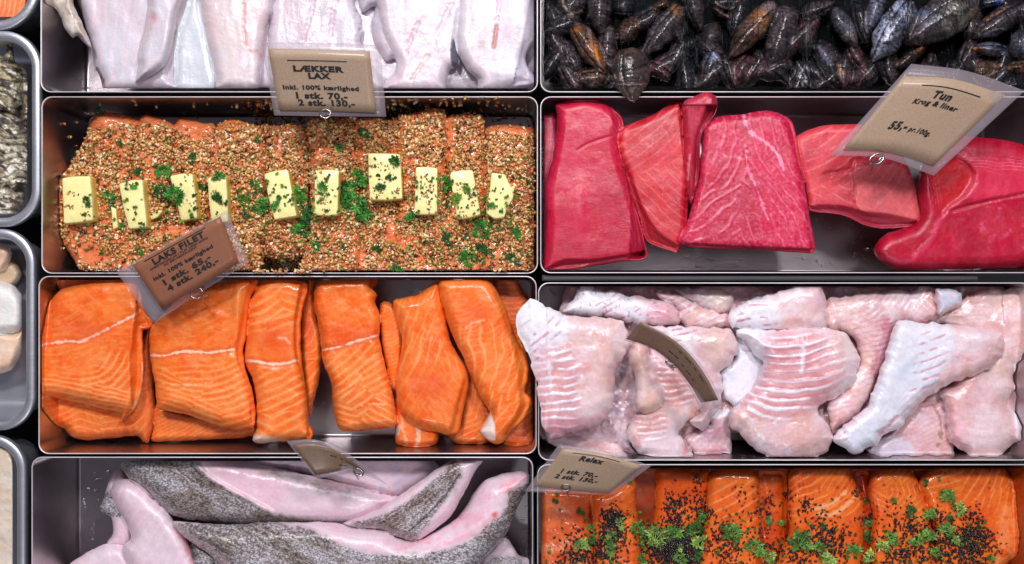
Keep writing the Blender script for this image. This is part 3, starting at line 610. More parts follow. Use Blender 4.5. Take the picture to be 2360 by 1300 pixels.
monk('greyish translucent monkfish piece at the top behind the other fillets', RE([(1190, 72), (1400, 85), (1500, 100), (1515, 150), (1490, 200), (1440, 245), (1290, 200), (1100, 100)]), -26,
     mkb(13)+[N(8, (236, 238, 246), .6, .56, .08, 3), G(1670, 690, 20, 20, (224, 206, 196), .7)], base=(188, 182, 200), r=20, th=14)
monk('pink monkfish fillet slanting down at the top, right of the rounded tip', RE([(990, 88), (1100, 110), (1250, 175), (1400, 238), (1485, 262), (1525, 350), (1400, 350), (1200, 348), (1145, 310), (1135, 215), (1020, 150)]), -22,
     mkb(14)+[F([(1600, 720, 60, 'p', 62, 14, .1)], (214, 130, 140), .55, .4, br=.4), F([(1650, 735, 60, 'p', 70, 13, 0)], MW, .6, .35, br=.4)], base=(230, 186, 184), r=24, th=14)
monk('broad white skinned monkfish fillet in the middle of the top row', RE([(1480, 235), (1560, 180), (1700, 120), (1900, 100), (2100, 200), (2100, 800), (1800, 860), (1560, 870), (1500, 880), (1430, 780), (1420, 640), (1510, 560), (1535, 460), (1510, 340)]), -26,
     mkb(15)+[A(RE([(1470, 230), (1700, 100), (2100, 150), (2100, 600), (1700, 700), (1560, 880), (1400, 800)]), MW, .93, 10, 12, 0), dashes(1740, 740, 80, 18, .1, RE([(1540, 240), (1800, 200), (1900, 460), (1560, 500)]), br=.58, col=(214, 176, 196)), N(40, (206, 216, 232), .35, .5, .2, 6)], base=MW, r=20, th=12)
monk('monkfish fillet rolled up at the top with a smooth rounded right end', RF([(-190, 345), (-235, 250), (-80, 150), (60, 115), (150, 80), (260, 45), (330, 33), (380, 50), (418, 110), (433, 200), (432, 335), (300, 348), (120, 356)]), -4,
     mkb(16)+[A(RF([(-240, 230), (-60, 120), (60, 140), (110, 360), (-190, 350)]), MW, .85, 8, 10, .5), dashes(1720, 730, 85, 16, 0, RF([(-180, 180), (60, 150), (100, 340), (-150, 330)])), F([(1830, 700, 60, 'p', 50, 17, 0)], (240, 200, 196), .5, .4, br=.35, area=RF([(60, 120), (330, 100), (300, 320), (110, 350)])), G(1880, 690, 26, 40, (232, 190, 204), .7, 3), G(1830, 740, 30, 14, (222, 150, 140), .5)], r=30, th=16)
monk('long pinkish monkfish fillet with a lattice of white threads, right of the rolled one', RF([(425, 155), (560, 128), (700, 108), (850, 90), (1000, 95), (1040, 68), (1120, 62), (1190, 85), (1250, 190), (1140, 305), (1000, 320), (900, 330), (850, 480), (760, 720), (640, 920), (520, 1020), (462, 1065), (435, 860), (520, 770), (640, 600), (640, 480), (560, 380), (430, 340)]), -18,
     mkb(17)+[F([(2080, 690, 60, 'p', 35, 13, .1), (2120, 720, 40, 'p', -50, 12, 0), (2000, 860, 70, 'p', 70, 10, .2)], MW, .75, .38, area=RF([(700, 100), (1190, 60), (1130, 300), (860, 330), (740, 250)]), br=.32, dz=.5), A(RF([(830, 150), (900, 160), (920, 300), (860, 300)]), MW, .6, 8, 8), F([(1960, 880, 60, 'p', 78, 13, .2)], (216, 160, 170), .6, .4, br=.35),
      K(RF([(830, 300), (850, 400), (800, 540), (760, 640)]), 22, (196, 116, 144), .5, .8, 6, -1.5), F([(2000, 870, 90, 'p', 80, 11, 0)], (190, 106, 136), .7, .4, area=RF([(760, 300), (900, 320), (800, 700), (720, 760)]))], base=(232, 192, 190), r=34, th=16)
monk('bluish white monkfish end sticking up at the top right', RF([(1160, 75), (1240, 68), (1300, 80), (1350, 130), (1358, 170), (1290, 205), (1200, 250), (1180, 180)]), -6, mkb(18)+[N(18, (200, 214, 238), .7, .45, .2, 3)], base=(222, 222, 240), r=18, th=12, cover=.002)
monk('large pale monkfish fillet at the right end with a soft rounded pink bottom', RF([(1130, 305), (1240, 220), (1350, 150), (1480, 90), (1650, 75), (1773, 85), (1850, 250), (1830, 400), (1775, 520), (1700, 640), (1712, 760), (1650, 862), (1735, 950), (1757, 1080), (1700, 1130), (1640, 1192), (1540, 1227), (1400, 1212), (1280, 1130), (1250, 1050), (1235, 900), (1200, 780), (1300, 700), (1400, 500), (1300, 330)]), -18,
     mkb(19)+[F([(2290, 720, 80, 'p', 62, 13, .15), (2330, 800, 70, 'p', 80, 16, .1)], (236, 190, 176), .55, .45, br=.3), F([(2220, 720, 50, 'p', 85, 9, .1)], MW, .7, .36, area=RF([(1130, 290), (1300, 190), (1480, 160), (1480, 320), (1200, 330)])), G(2200, 990, 34, 50, (244, 178, 190), .8, 3), G(2280, 1010, 60, 50, (236, 214, 222), .7, 2), K(RF([(1680, 880), (1720, 960), (1740, 1080)]), 14, (240, 232, 246), .7, .8, 3),
      SL(RF([(1640, 330), (1640, 560), (1440, 680), (1250, 760)]), 40, 5, None, 0, 1)], base=(232, 200, 206), r=44, th=22)
monk('small monkfish tail piece at the bottom centre with fine brownish edge wrinkles', RF([(930, 1010), (980, 920), (1060, 850), (1150, 850), (1250, 820), (1262, 1000), (1300, 1190), (1200, 1203), (1000, 1208), (820, 1218), (700, 1180), (820, 1090)]), -34,
     mkb(20)+[F([(2130, 980, 60, 'p', 65, 9, .1)], (214, 160, 170), .6, .4), K(RF([(1160, 880), (1200, 960), (1210, 1040), (1190, 1140)]), 6, (150, 120, 110), .6, .6, 5), A(RF([(700, 1150), (840, 1080), (940, 1100), (1020, 1180), (820, 1220)]), (226, 222, 240), .8, 6, 8)], r=26, th=14)
monk('white membraned monkfish fillet lying diagonally with a pointed lower left end', RF([(900, 308), (1000, 300), (1130, 308), (1300, 322), (1480, 340), (1600, 370), (1645, 440), (1620, 540), (1500, 640), (1290, 720), (1180, 790), (1060, 850), (980, 950), (935, 1010), (822, 1070), (790, 1130), (715, 1160), (630, 1197), (540, 1150), (468, 1105), (500, 1050), (600, 970), (700, 880), (745, 770), (790, 620), (850, 470)]), 0,
     mkb(21)+[A(RF([(890, 300), (1130, 305), (1290, 360), (1250, 600), (1080, 800), (960, 960), (840, 1060), (640, 1200), (460, 1110), (700, 880), (830, 480)]), (234, 232, 244), .96, 8, 8, .6), dashes(2140, 820, 70, 20, .1, RF([(1100, 380), (1240, 380), (1240, 660), (1000, 780)]), col=(206, 136, 160), br=.45), N(40, (206, 216, 238), .4, .48, .2, 6, area=RF([(900, 620), (1200, 500), (1240, 660), (800, 1080), (560, 1150)])),
      F([(2250, 760, 60, 'p', 85, 15, .1)], (240, 208, 214), .6, .4, br=.3, area=RF([(1250, 340), (1620, 400), (1500, 620), (1250, 700)])), G(2280, 770, 40, 30, (236, 212, 224), .7, 3), dashes(2030, 980, 50, 17, 0, RF([(500, 1060), (600, 980), (660, 1060), (560, 1130)])), K(RF([(790, 1060), (860, 1000), (900, 950)]), 9, (210, 140, 160), .6, .7, 4, -1.5), F([(2080, 930, 50, 'p', 45, 11, 0)], (206, 140, 160), .55, .4, area=RF([(960, 800), (1200, 700), (1100, 830), (940, 960)]))], r=30, th=18)
monk('big monkfish fillet at the left end hanging over the tray rim, ribbed with white', RE([(18, 290), (60, 220), (105, 165), (160, 152), (240, 200), (340, 245), (480, 262), (640, 275), (760, 300), (792, 400), (785, 480), (735, 570), (700, 660), (690, 820), (670, 930), (600, 1010), (400, 1072), (270, 1100), (205, 1000), (185, 850), (170, 720), (120, 560), (55, 420)]), 9,
     mkb(22)+[A(RE([(10, 280), (160, 140), (340, 240), (400, 330), (350, 450), (300, 560), (260, 640), (150, 600)]), MW, .93, 9, 10, .5), dashes(1260, 800, 50, 16, .1, RE([(60, 300), (240, 230), (330, 330), (240, 520), (160, 560)]), br=.5), ladder(1290, 880, 200, 82, 17, .15, RE([(180, 480), (430, 520), (440, 1020), (240, 1080), (160, 700)]), a=.8),
      F([(1340, 780, 60, 'p', 88, 17, .1)], (226, 190, 196), .5, .4, area=RE([(360, 280), (600, 290), (560, 560), (400, 560)]), br=.35), K(RE([(250, 560), (262, 700), (255, 850)]), 7, MW, .6, .7, 5), G(1390, 840, 40, 90, (228, 184, 176), .5, 3), A(RE([(220, 980), (500, 960), (680, 900), (600, 1030), (300, 1110)]), (224, 160, 182), .5, 12)], r=44, th=17, over=True, tilt=(-10, 0))
monk('plump monkfish fillet under the bent strip card, smooth and peach on its right side', RE([(930, 335), (1050, 330), (1200, 335), (1400, 342), (1500, 365), (1535, 430), (1525, 520), (1480, 600), (1425, 640), (1435, 720), (1430, 820), (1340, 1000), (1275, 1032), (1215, 985), (1290, 900), (1280, 760), (1180, 640), (1050, 500), (900, 420)]), -4,
     mkb(23)+[A(RE([(930, 330), (1200, 335), (1250, 460), (1230, 620), (1050, 500)]), MW, .7, 12, 10, .3), dashes(1560, 780, 78, 15, .1, RE([(1000, 350), (1300, 350), (1300, 460), (1080, 450)]), col=(208, 124, 142), br=.42), G(1650, 790, 34, 44, (232, 196, 186), .8, 4), G(1612, 965, 18, 22, (236, 196, 202), .7, 4), G(1600, 880, 20, 40, (228, 200, 206), .5)], r=34, th=20)
monk('monkfish fillet in the centre with evenly spaced white ribs below the bent card', RE([(930, 480), (1050, 540), (1200, 680), (1290, 800), (1302, 900), (1235, 955), (1150, 1020), (1150, 1090), (1220, 1190), (1222, 1232), (1100, 1242), (930, 1222), (840, 1170), (778, 1075), (800, 990), (860, 900), (880, 700)]), -14,
     mkb(24)+[ladder(1540, 880, 200, 88, 13, .05, RE([(1000, 600), (1200, 700), (1230, 840), (1020, 830)]), a=.95, w=.42, br=.12, soft=7), ladder(1500, 990, 200, 86, 13, .05, RE([(850, 910), (1040, 920), (1040, 1100), (880, 1110)]), a=.95, w=.42, br=.15, soft=7), G(1560, 890, 34, 44, (206, 140, 130), .5), G(1500, 980, 40, 40, (212, 160, 146), .5),
      A(RE([(900, 1080), (1150, 1040), (1220, 1200), (1100, 1240), (900, 1210)]), (234, 216, 228), .7, 10, 10), dashes(1520, 840, 75, 12, 0, RE([(930, 500), (1040, 560), (1060, 640), (960, 640)]), col=(196, 116, 134), br=.35), K(RE([(790, 1060), (830, 1150), (900, 1210)]), 8, MW, .6, .7, 4), G(1582, 1035, 8, 16, (190, 90, 100), .6)], r=26, th=16)
monk('smooth peach coloured fold of monkfish hanging down in the centre', RE([(828, 425), (870, 410), (930, 450), (945, 560), (980, 650), (1030, 760), (1032, 850), (960, 915), (880, 925), (835, 905), (832, 860), (852, 740), (830, 660), (795, 580), (790, 510), (815, 480)]), 2,
     mkb(25)+[F([(1490, 900, 60, 'p', 62, 8, .2)], (214, 190, 212), .5, .4, area=RE([(880, 650), (1030, 740), (1020, 860), (850, 800)])), G(1470, 835, 18, 34, (236, 198, 178), .8, 2), G(1495, 945, 18, 14, (240, 200, 184), .8)], base=(230, 196, 192), r=26, th=22, cover=.003)
monk('small white and pink monkfish offcut at the bottom, right of the ribbed centre fillet', RE([(1160, 1100), (1240, 1050), (1340, 990), (1350, 930), (1470, 890), (1490, 950), (1480, 1000), (1502, 1060), (1495, 1190), (1340, 1203), (1228, 1198)]), -30,
     mkb(26)+[A(RE([(1330, 970), (1360, 900), (1480, 890), (1485, 940)]), (238, 236, 246), .9, 4, 5), K(RE([(1330, 1015), (1400, 1010), (1480, 1000)]), 6, MW, .8), F([(1620, 1000, 60, 'p', 40, 12, .2)], MW, .55, .35, br=.4), G(1660, 990, 22, 22, (200, 128, 160), .5)], base=(226, 176, 196), r=20, th=14)
monk('biggest monkfish fillet, centre right, with wavy white ribs over its upper half', RF([(-190, 350), (0, 352), (150, 345), (300, 335), (440, 345), (560, 390), (622, 470), (652, 560), (632, 680), (562, 770), (440, 850), (372, 900), (430, 1000), (467, 1090), (440, 1180), (330, 1232), (200, 1247), (60, 1232), (-90, 1140), (-215, 1010), (-235, 920), (-190, 860), (-80, 760), (0, 600), (-100, 470)]), 2,
     mkb(27)+[A(RF([(-190, 340), (60, 345), (100, 430), (60, 560), (-20, 620), (-60, 700), (-210, 880), (-240, 600)]), MW, .93, 10, 14, .4), ladder(1840, 850, 200, 84, 19, .22, RF([(20, 380), (420, 380), (560, 520), (500, 780), (200, 960), (-80, 950), (-120, 800), (0, 620)]), a=.9, w=.4, br=.26, soft=16, s=8), F([(1840, 850, 100, 'p', 84, 19, .22)], (212, 128, 142), .7, .45, area=RF([(80, 440), (380, 430), (480, 700), (200, 900), (0, 820), (0, 650)]), soft=16, seed=8, warp=8),
      K(RF([(262, 390), (270, 480), (262, 640)]), 9, MW, .7, .7, 5), G(1930, 820, 24, 50, (230, 196, 196), .6, 2), G(1850, 1010, 60, 34, (226, 170, 166), .6, 3), N(12, (240, 232, 246), .7, .6, .08, 5, area=RF([(150, 1130), (260, 1150), (240, 1230), (160, 1220)])), F([(1850, 1000, 70, 'p', 60, 11, .2)], (216, 160, 170), .4, .4, br=.35, area=RF([(-100, 950), (350, 920), (440, 1180), (0, 1200)]))], r=46, th=26)
# ================================================================ hake with skin (tray T4)
HF = (234, 208, 220); HS = (128, 118, 120)
def hkb(s=1): return [N(80, (236, 176, 196), .35, .52, .2, s), N(50, (232, 222, 234), .4, .5, .2, s+2), B(70, 1.8, s), B(24, .3, s+3, (2, 1), 20)]
def scales(pts, ang=35, s=1, dark=1.0):
    return [A(pts, (198, 190, 198), 1.0, 9, 9, .4), N(60, (124, 104, 90), .7*dark, .5, .25, s, area=pts, st=(1.6, .8), ang=ang), N(4.4, (70, 58, 54), .35*dark, .56, .1, s+1, area=pts, st=(1.6, .8), ang=ang, o=1, dz=-.3), N(26, (212, 208, 220), .6, .55, .15, s+2, area=pts, st=(2.5, 1), ang=ang)]
def inarea(pts): return lambda c: area_mask(c, pts, 1, 4)
def hake(label, outl, zt, ops, base=HF, **kw):
    a = dict(th=16, r=34, tray=T4, group='hake fillets in the bottom left tray'); a.update(kw)
    return piece('hake_fillet', label, 'hake fillet', outl, zt, M_cod, base, ops, **a)
def sk(pts): return ('skin', inarea(pts), M_skin)
hake('thin hake piece with a torn grey skin edge, leftmost in the tray', RG([(852, 620), (880, 540), (905, 460), (960, 330), (1040, 305), (1095, 380), (1120, 560), (1130, 760), (1120, 900), (1060, 965), (912, 942), (960, 850), (950, 700), (900, 682), (860, 655)]), -60,
     hkb(2)+[B(14, .8, 4)]+scales(RG([(848, 620), (905, 500), (960, 470), (1000, 560), (1030, 700), (1000, 715), (860, 660)]), 60, 3, .6), part=sk(RG([(848, 620), (905, 500), (960, 470), (1000, 560), (1030, 700), (1000, 715), (860, 660)])), r=18, th=8)
hake('pale hake fillet along the top wall under the see-through price card', [(560, 1035), (760, 1040), (960, 1045), (1012, 1076), (985, 1110), (912, 1148), (838, 1130), (700, 1092), (560, 1080)], -42,
     hkb(3)+[F([(900, 1080, 90, 'p', 60, 13, .1)], (240, 222, 232), .5, .4), N(16, (206, 196, 224), .5, .55, .12, 3)], r=26)
hake('hake fillet at the top with dark skin on its left half', [(275, 1066), (285, 1048), (440, 1040), (600, 1070), (720, 1098), (836, 1124), (912, 1142), (930, 1150), (880, 1180), (817, 1203), (730, 1203), (640, 1204), (556, 1206), (461, 1200), (401, 1188), (353, 1148), (298, 1104)], -24,
     hkb(4)+scales([(270, 1060), (300, 1040), (437, 1036), (440, 1058), (488, 1106), (569, 1152), (627, 1184), (700, 1196), (760, 1201), (840, 1206), (640, 1215), (400, 1195), (290, 1110)], 30, 5)
     +scales(RH([(0, 320), (200, 335), (330, 350), (450, 395), (600, 400), (760, 440), (872, 470), (870, 492), (700, 480), (540, 497), (440, 465), (320, 385), (50, 335)]), 20, 8, .8)
     +[K(RG([(1450, 250), (1540, 330), (1640, 410)]), 4, (110, 92, 84), .7, .6, 2, -1), K(RG([(1900, 540), (2100, 640), (2260, 695)]), 3, (120, 100, 92), .6), K([(436, 1056), (488, 1104), (569, 1150), (627, 1182)], 12, None, 0, .8, 0, 3), K(RH([(940, 490), (1040, 505), (1140, 520)]), 3, (170, 90, 110), .7, .5, 2), G(780, 1120, 60, 10, (244, 190, 200), .6)],
     part=sk([(270, 1060), (300, 1040), (437, 1036), (440, 1058), (488, 1106), (569, 1152), (627, 1184), (700, 1196), (760, 1201), (840, 1206), (640, 1215), (400, 1195), (290, 1110)]), r=40, th=18)
sp3 = RH([(1655, 215), (1690, 290), (1695, 370), (1600, 530), (1480, 680), (1370, 850), (1290, 915), (1130, 862), (1050, 812), (790, 785), (800, 755), (960, 720), (1100, 660), (1250, 575), (1400, 460), (1560, 310), (1620, 250)])
hake('hake fillet with a wedge of dark scaly skin pointing to the upper right', RH([(1500, 300), (1620, 225), (1700, 205), (1890, 205), (1830, 310), (1700, 560), (1600, 720), (1500, 800), (1340, 905), (1270, 912), (1130, 862), (1050, 815), (800, 795), (700, 760), (760, 735), (950, 660), (1200, 510)]), -12,
     hkb(5)+scales(sp3, -40, 6, 1.15)+[K(RH([(1690, 340), (1590, 500), (1440, 670), (1270, 820)]), 4, (60, 48, 46), .8, .6, 1, -1.5), K(RH([(1570, 300), (1300, 500), (1000, 680), (850, 730)]), 9, (236, 220, 232), .6), F([(1080, 1130, 60, 'p', 55, 11, 0)], (240, 190, 214), .5, .4)], part=sk(sp3), r=26, th=14)
hake('pale pink hake fillet lying flat across the lower left corner', RG([(560, 1130), (600, 1100), (700, 1035), (800, 972), (920, 930), (1060, 950), (1150, 1060), (1500, 1200), (1500, 1500), (500, 1500)]), -52, hkb(6)+[F([(260, 1300, 90, 'p', 120, 22, .1)], (240, 226, 238), .5, .4)], r=34, th=14)
hake('long smooth pink hake fillet running down from under the skin fold at the left', RG([(955, 440), (1000, 395), (1080, 383), (1180, 420), (1300, 540), (1420, 660), (1500, 770), (1570, 870), (1630, 1000), (1690, 1150), (1800, 1500), (1200, 1500), (1070, 1100), (1040, 960), (1110, 880), (1060, 740), (1000, 640), (945, 520)]), -30,
     hkb(7)+[K(RG([(1510, 800), (1570, 900), (1620, 1020), (1680, 1150)]), 14, (236, 140, 150), .7, .8, 4), F([(330, 1180, 60, 'p', 30, 20, .1)], (238, 226, 236), .4, .4)], r=34, th=16, tilt=(6, 4))
hake('dark skinned hake tail below the big curved fillet at the bottom', RG([(1600, 870), (1700, 940), (1900, 1060), (2100, 1250), (2100, 1500), (1900, 1500), (1690, 1200)]), -44, hkb(8)+scales(RG([(1560, 850), (2200, 1100), (2200, 1550), (1600, 1550)]), 50, 9), part=sk(RG([(1560, 850), (2200, 1100), (2200, 1550), (1600, 1550)])), r=20, th=10)
hake('small hake end with a pink tip in the bottom right corner', RH([(1880, 1080), (1960, 980), (2060, 878), (2110, 900), (2200, 1030), (2270, 1050), (2310, 1110), (2300, 1300), (1850, 1300)]), -56,
     hkb(9)+scales(RH([(1930, 1080), (2060, 1050), (2200, 1060), (2260, 1150), (2200, 1350), (1850, 1300)]), 20, 4), part=sk(RH([(1930, 1080), (2060, 1050), (2200, 1060), (2260, 1150), (2200, 1350), (1850, 1300)])), r=18, th=8)
sp4 = RH([(-770, 770), (-600, 765), (-300, 755), (0, 752), (250, 778), (500, 850), (700, 950), (900, 1020), (1100, 1032), (1400, 1020), (1650, 965), (1830, 880), (1930, 770), (2060, 680), (2105, 560), (2110, 490), (2180, 462), (2290, 420), (2270, 500), (2190, 620), (2110, 830), (2010, 950), (1850, 1110), (1500, 1300), (-500, 1300), (-650, 1100), (-780, 880)])
hake('long curved hake fillet sweeping along the bottom, grey skin below and pale flesh above', RH([(-733, 745), (-500, 760), (-200, 768), (0, 752), (300, 752), (600, 750), (760, 785), (800, 800), (1050, 822), (1150, 872), (1280, 912), (1380, 890), (1540, 800), (1700, 690), (1830, 500), (1920, 392), (2050, 340), (2230, 318), (2285, 350), (2283, 430), (2250, 505), (2185, 620), (2105, 830), (2005, 950), (1885, 1080), (1600, 1500), (-300, 1500), (-330, 1150), (-450, 1010), (-620, 900), (-720, 800)]), -6,
     hkb(10)+scales(sp4, 25, 2, 1.0)+[F([(1100, 1180, 120, 'p', 70, 22, .1)], (238, 226, 238), .4, .4), K(RH([(-733, 770), (-560, 900), (-400, 1010), (-280, 1120)]), 16, (236, 206, 210), .6, .8, 5), N(30, (236, 150, 170), .5, .55, .15, 4, area=RH([(1300, 900), (2050, 400), (2280, 330), (2100, 560), (1930, 770), (1600, 950), (1100, 1030)])), G(1140, 1186, 6, 8, (216, 50, 60), .7), G(1172, 1122, 14, 12, (230, 130, 140), .6), K(RH([(120, 860), (350, 900), (600, 980)]), 4, (120, 96, 80), .5, .6, 3),
      K(RH([(1200, 1000), (1700, 860), (2000, 640)]), 8, (238, 222, 232), .5, .8, 4)], part=sk(sp4), r=48, th=24)
# ================================================================ cod (tray T1)
CF = (208, 198, 207)
def cdb(s=1): return [F([(300+s*60, 60, 300, 'p', 70+(s*31) % 40, 7, .08)], (226, 216, 222), .5, .5, br=.42), N(80, (224, 188, 200), .4, .5, .2, s, st=(1, 3)), N(50, (216, 218, 234), .4, .5, .2, s+2), B(70, 2.2, s, (1, 2)), B(22, .3, s+3, (1, 3)), B(6, .04, s+5)]
def cod(label, outl, zt, ops, base=CF, **kw):
    a = dict(th=14, r=26, tray=T1, group='white cod fillets in the top left tray'); a.update(kw)
    return piece('cod_fillet', label, 'cod fillet', outl, zt, M_cod, base, ops, **a)
def stripe(pts, col=(232, 176, 190), w=7, a=.6, dz=-.9): return K(pts, w, col, a, .8, 3, dz)
cod('wet translucent cod scrap under the fillets at the top right', R2([(1040, 760), (1060, 560), (1160, 500), (1700, 600), (1860, 640), (2280, 580), (2335, 660), (2335, 760), (1700, 770)]), -56, cdb(1)+[B(26, 3, 4), N(20, (200, 200, 214), .5, .5, .15, 3)], base=(186, 184, 198), th=10, r=18)
cod('broad pale cod fillet at the bottom of the pile, filling the gaps between the others', R1([(1060, -300), (1070, 300), (1100, 700), (1500, 740), (3000, 745), (4300, 745), (4560, 560), (4600, -300)]), -50, cdb(11)+[F([(800, 100, 300, 'p', 15, 20, .05)], (220, 206, 216), .5, .5)], th=8, base=(190, 182, 194))
o = cod('first cod fillet on the left with a dark speck at its tip', R1([(650, -300), (700, 120), (740, 260), (775, 400), (800, 540), (850, 660), (900, 775), (1100, 775), (1300, 770), (1500, 765), (1470, 640), (1520, 300), (1640, -300)]), -44,
    cdb(2)+[A(R1([(815, 570), (850, 600), (890, 690), (900, 760), (860, 690)]), (96, 88, 92), .7, 3, 5)]+[F([(300, 120, 100, 'p', 5, 26, .02)], (236, 212, 222), .4, .5)], th=16, r=28)
cod('folded lobe of the first cod fillet with a small pink dimple', R1([(1270, -300), (1250, 100), (1190, 360), (1170, 480), (1180, 560), (1150, 690), (1190, 690), (1260, 660), (1400, 570), (1420, 530), (1470, 380), (1520, 100), (1650, -300)]), -24,
    cdb(3)+[stripe(R1([(1240, 0), (1210, 300), (1150, 500), (1140, 640)])), G(352, 42, 8, 12, (214, 150, 160), .7, -3), SL(R1([(1500, 0), (1430, 350), (1390, 540), (1230, 650)]), 22, 6, (234, 200, 186), .4, -1)], th=18, r=24)
cod('cod fillet with creamy yellowed skin hanging at the far left of the tray', R1([(350, -300), (380, 0), (470, 70), (520, 160), (550, 250), (620, 320), (650, 300), (700, 350), (775, 412), (760, 330), (680, 160), (620, 0), (640, -300)]), -22,
    [B(30, 2, 2), B(10, .6, 3), N(22, (150, 126, 104), .7, .5, .15, 2, st=(1, 2)), N(12, (222, 212, 206), .6, .5, .12, 3, st=(1, 2)), G(200, 92, 14, 14, (180, 170, 200), .7)], base=(196, 184, 178), th=10, r=14)
cod('narrow bluish cod piece with a faint grey scratch, second from left', R1([(1600, -300), (1580, 20), (1540, 160), (1490, 280), (1475, 420), (1478, 620), (1500, 775), (1830, 775), (1825, 560), (1800, 420), (1760, 240), (1720, 60), (1700, -300)]), -46,
    cdb(4)+[K(R1([(1590, 375), (1540, 410), (1505, 470)]), 4, (150, 154, 160), .6, .6, 4), N(40, (204, 212, 220), .6, .45, .2, 4)], base=(200, 204, 212), th=12, r=22)
cod('cod fillet with feathery grain and a frayed end, third from left', R1([(1640, -300), (1700, 20), (1730, 200), (1760, 350), (1805, 500), (1830, 650), (1840, 755), (1950, 765), (2180, 762), (2215, 680), (2220, 470), (2240, 380), (2270, 200), (2330, 60), (2340, -300)]), -28,
    cdb(5)+[F([(500, 60, 60, 'p', 70, 9, -.15), (570, 60, 40, 'p', 105, 9, .1)], (238, 206, 200), .5, .45), stripe(R1([(2070, 0), (2070, 200), (2085, 380)]), (226, 160, 150), 6), stripe(R1([(2130, 440), (2200, 440), (2215, 480)]), (224, 160, 140), 5, .7), N(10, (244, 240, 246), .5, .52, .12, 3, area=R1([(2060, 440), (2210, 460), (2200, 700), (2090, 740)]))], base=(220, 206, 208), th=14, r=26)
cod('wide cod fillet behind the white-framed price card with a ragged right edge', R2([(100, -300), (90, 100), (60, 300), (100, 700), (300, 775), (1040, 775), (1050, 700), (900, 450), (880, 360), (880, 260), (850, 130), (810, 20), (800, -300)]), -36,
    cdb(6)+[stripe(R2([(450, 0), (420, 150), (370, 330)]), (230, 190, 208), 9), stripe(R2([(640, 0), (610, 160), (600, 300)]), (230, 190, 208), 9), N(7, (120, 118, 132), .7, .6, .06, 3, area=R2([(800, -50), (870, -50), (880, 380), (840, 380)]), st=(1, 2)), A(R2([(20, 90), (60, 110), (75, 200), (70, 290), (40, 240)]), (120, 116, 124), .6, 3, 6)], th=14, r=24, wob=3)
cod('cod fillet with a wavy translucent left edge, right of the wide one', R2([(800, -300), (860, 100), (940, 60), (980, 60), (940, 200), (960, 340), (1000, 420), (1070, 520), (1150, 500), (1200, 600), (1300, 300), (1380, -300)]), -34, cdb(7)+[G(880, 20, 10, 60, (200, 200, 222), .6)], th=12, r=22)
cod('broad cod fillet slanting down to the left, second from the right', R2([(990, -300), (1000, 100), (1050, 330), (1150, 510), (1140, 620), (1060, 700), (1055, 775), (1560, 778), (1580, 680), (1620, 580), (1690, 560), (1700, 300), (1760, -300)]), -24,
    cdb(8)+[stripe(R2([(1340, 200), (1280, 330), (1240, 460)]), (232, 170, 190), 9), stripe(R2([(1420, 480), (1340, 600), (1280, 700)]), (240, 206, 180), 7), stripe(R2([(1640, 0), (1500, 300)]), (228, 190, 206), 10), F([(960, 100, 100, 'p', -25, 24, 0)], (236, 214, 226), .4, .5), G(975, 36, 8, 8, (232, 160, 172), .6),
     A(R2([(1625, 330), (1660, 350), (1690, 460), (1680, 570), (1740, 600), (1650, 580), (1625, 540)]), (70, 70, 84), .85, 3, 5)], th=14, r=26)
cod('rightmost cod fillet with a narrow slit and a glossy right edge', R2([(1700, -300), (1660, 100), (1640, 300), (1660, 400), (1700, 500), (1770, 610), (1850, 680), (1860, 778), (2060, 778), (2200, 740), (2330, 720), (2335, 660), (2270, 560), (2260, 460), (2330, 340), (2335, 100), (2280, -300)]), -18,
    cdb(9)+[K(R2([(2005, 235), (1995, 330), (1985, 400)]), 8, (206, 130, 124), .9, .6, 1, -2.5), stripe(R2([(2040, -50), (2005, 220)]), (232, 180, 196), 8), F([(1110, 80, 60, 'p', 0, 30, .03)], (236, 216, 228), .45, .5), SL(R2([(2290, -50), (2230, 300), (2180, 560)]), 30, 7, (206, 196, 222), .4, -1), G(1162, 170, 26, 14, None, 0, 3)], th=16, r=28)
# ================================================================ marinated salmon (tray T8)
RS = (248, 120, 34)
def mrb(s=1): return [N(70, (214, 66, 20), .35, .5, .2, s), N(30, (246, 132, 44), .4, .52, .2, s+2), N(10, (190, 30, 14), .7, .74, .04, s+4), B(60, 1.4, s), B(16, .3, s+3)]
def relax(label, outl, zt, ops, base=RS, **kw):
    a = dict(th=14, r=24, tray=T8, group='marinated salmon pieces in the bottom right tray'); a.update(kw)
    return piece('marinated_salmon', label, 'salmon piece', outl, zt, M_marin, base, ops, **a)
sauce = piece('marinade', 'thin orange brown marinade pooling between the salmon pieces', 'marinade', [(1244, 1077, 1), (2380, 1077, 1), (2380, 1480, 1), (1244, 1480, 1)], -56, M_marin, (150, 58, 20),
      [N(60, (190, 74, 22), .6, .5, .2, 3), N(9, (186, 30, 14), .6, .72, .05, 5), B(50, .6, 2)], th=2, r=8, tray=T8)
sauce['kind'] = 'stuff'
def SLN2(regs, **kw): return F(regs, (248, 172, 104), .7, .3, **kw)
relax('marinated salmon piece in the left corner below the small price card', RI([(158, 420), (300, 400), (620, 440), (632, 600), (622, 700), (655, 900), (665, 1110), (660, 1400), (150, 1400), (150, 900), (165, 700)]), -40, mrb(1)+[K(RI([(170, 960), (260, 955), (380, 975)]), 12, (250, 190, 150), .6, .8, 4), N(30, (236, 130, 90), .5, .5, .15, 3)], base=(226, 96, 44))
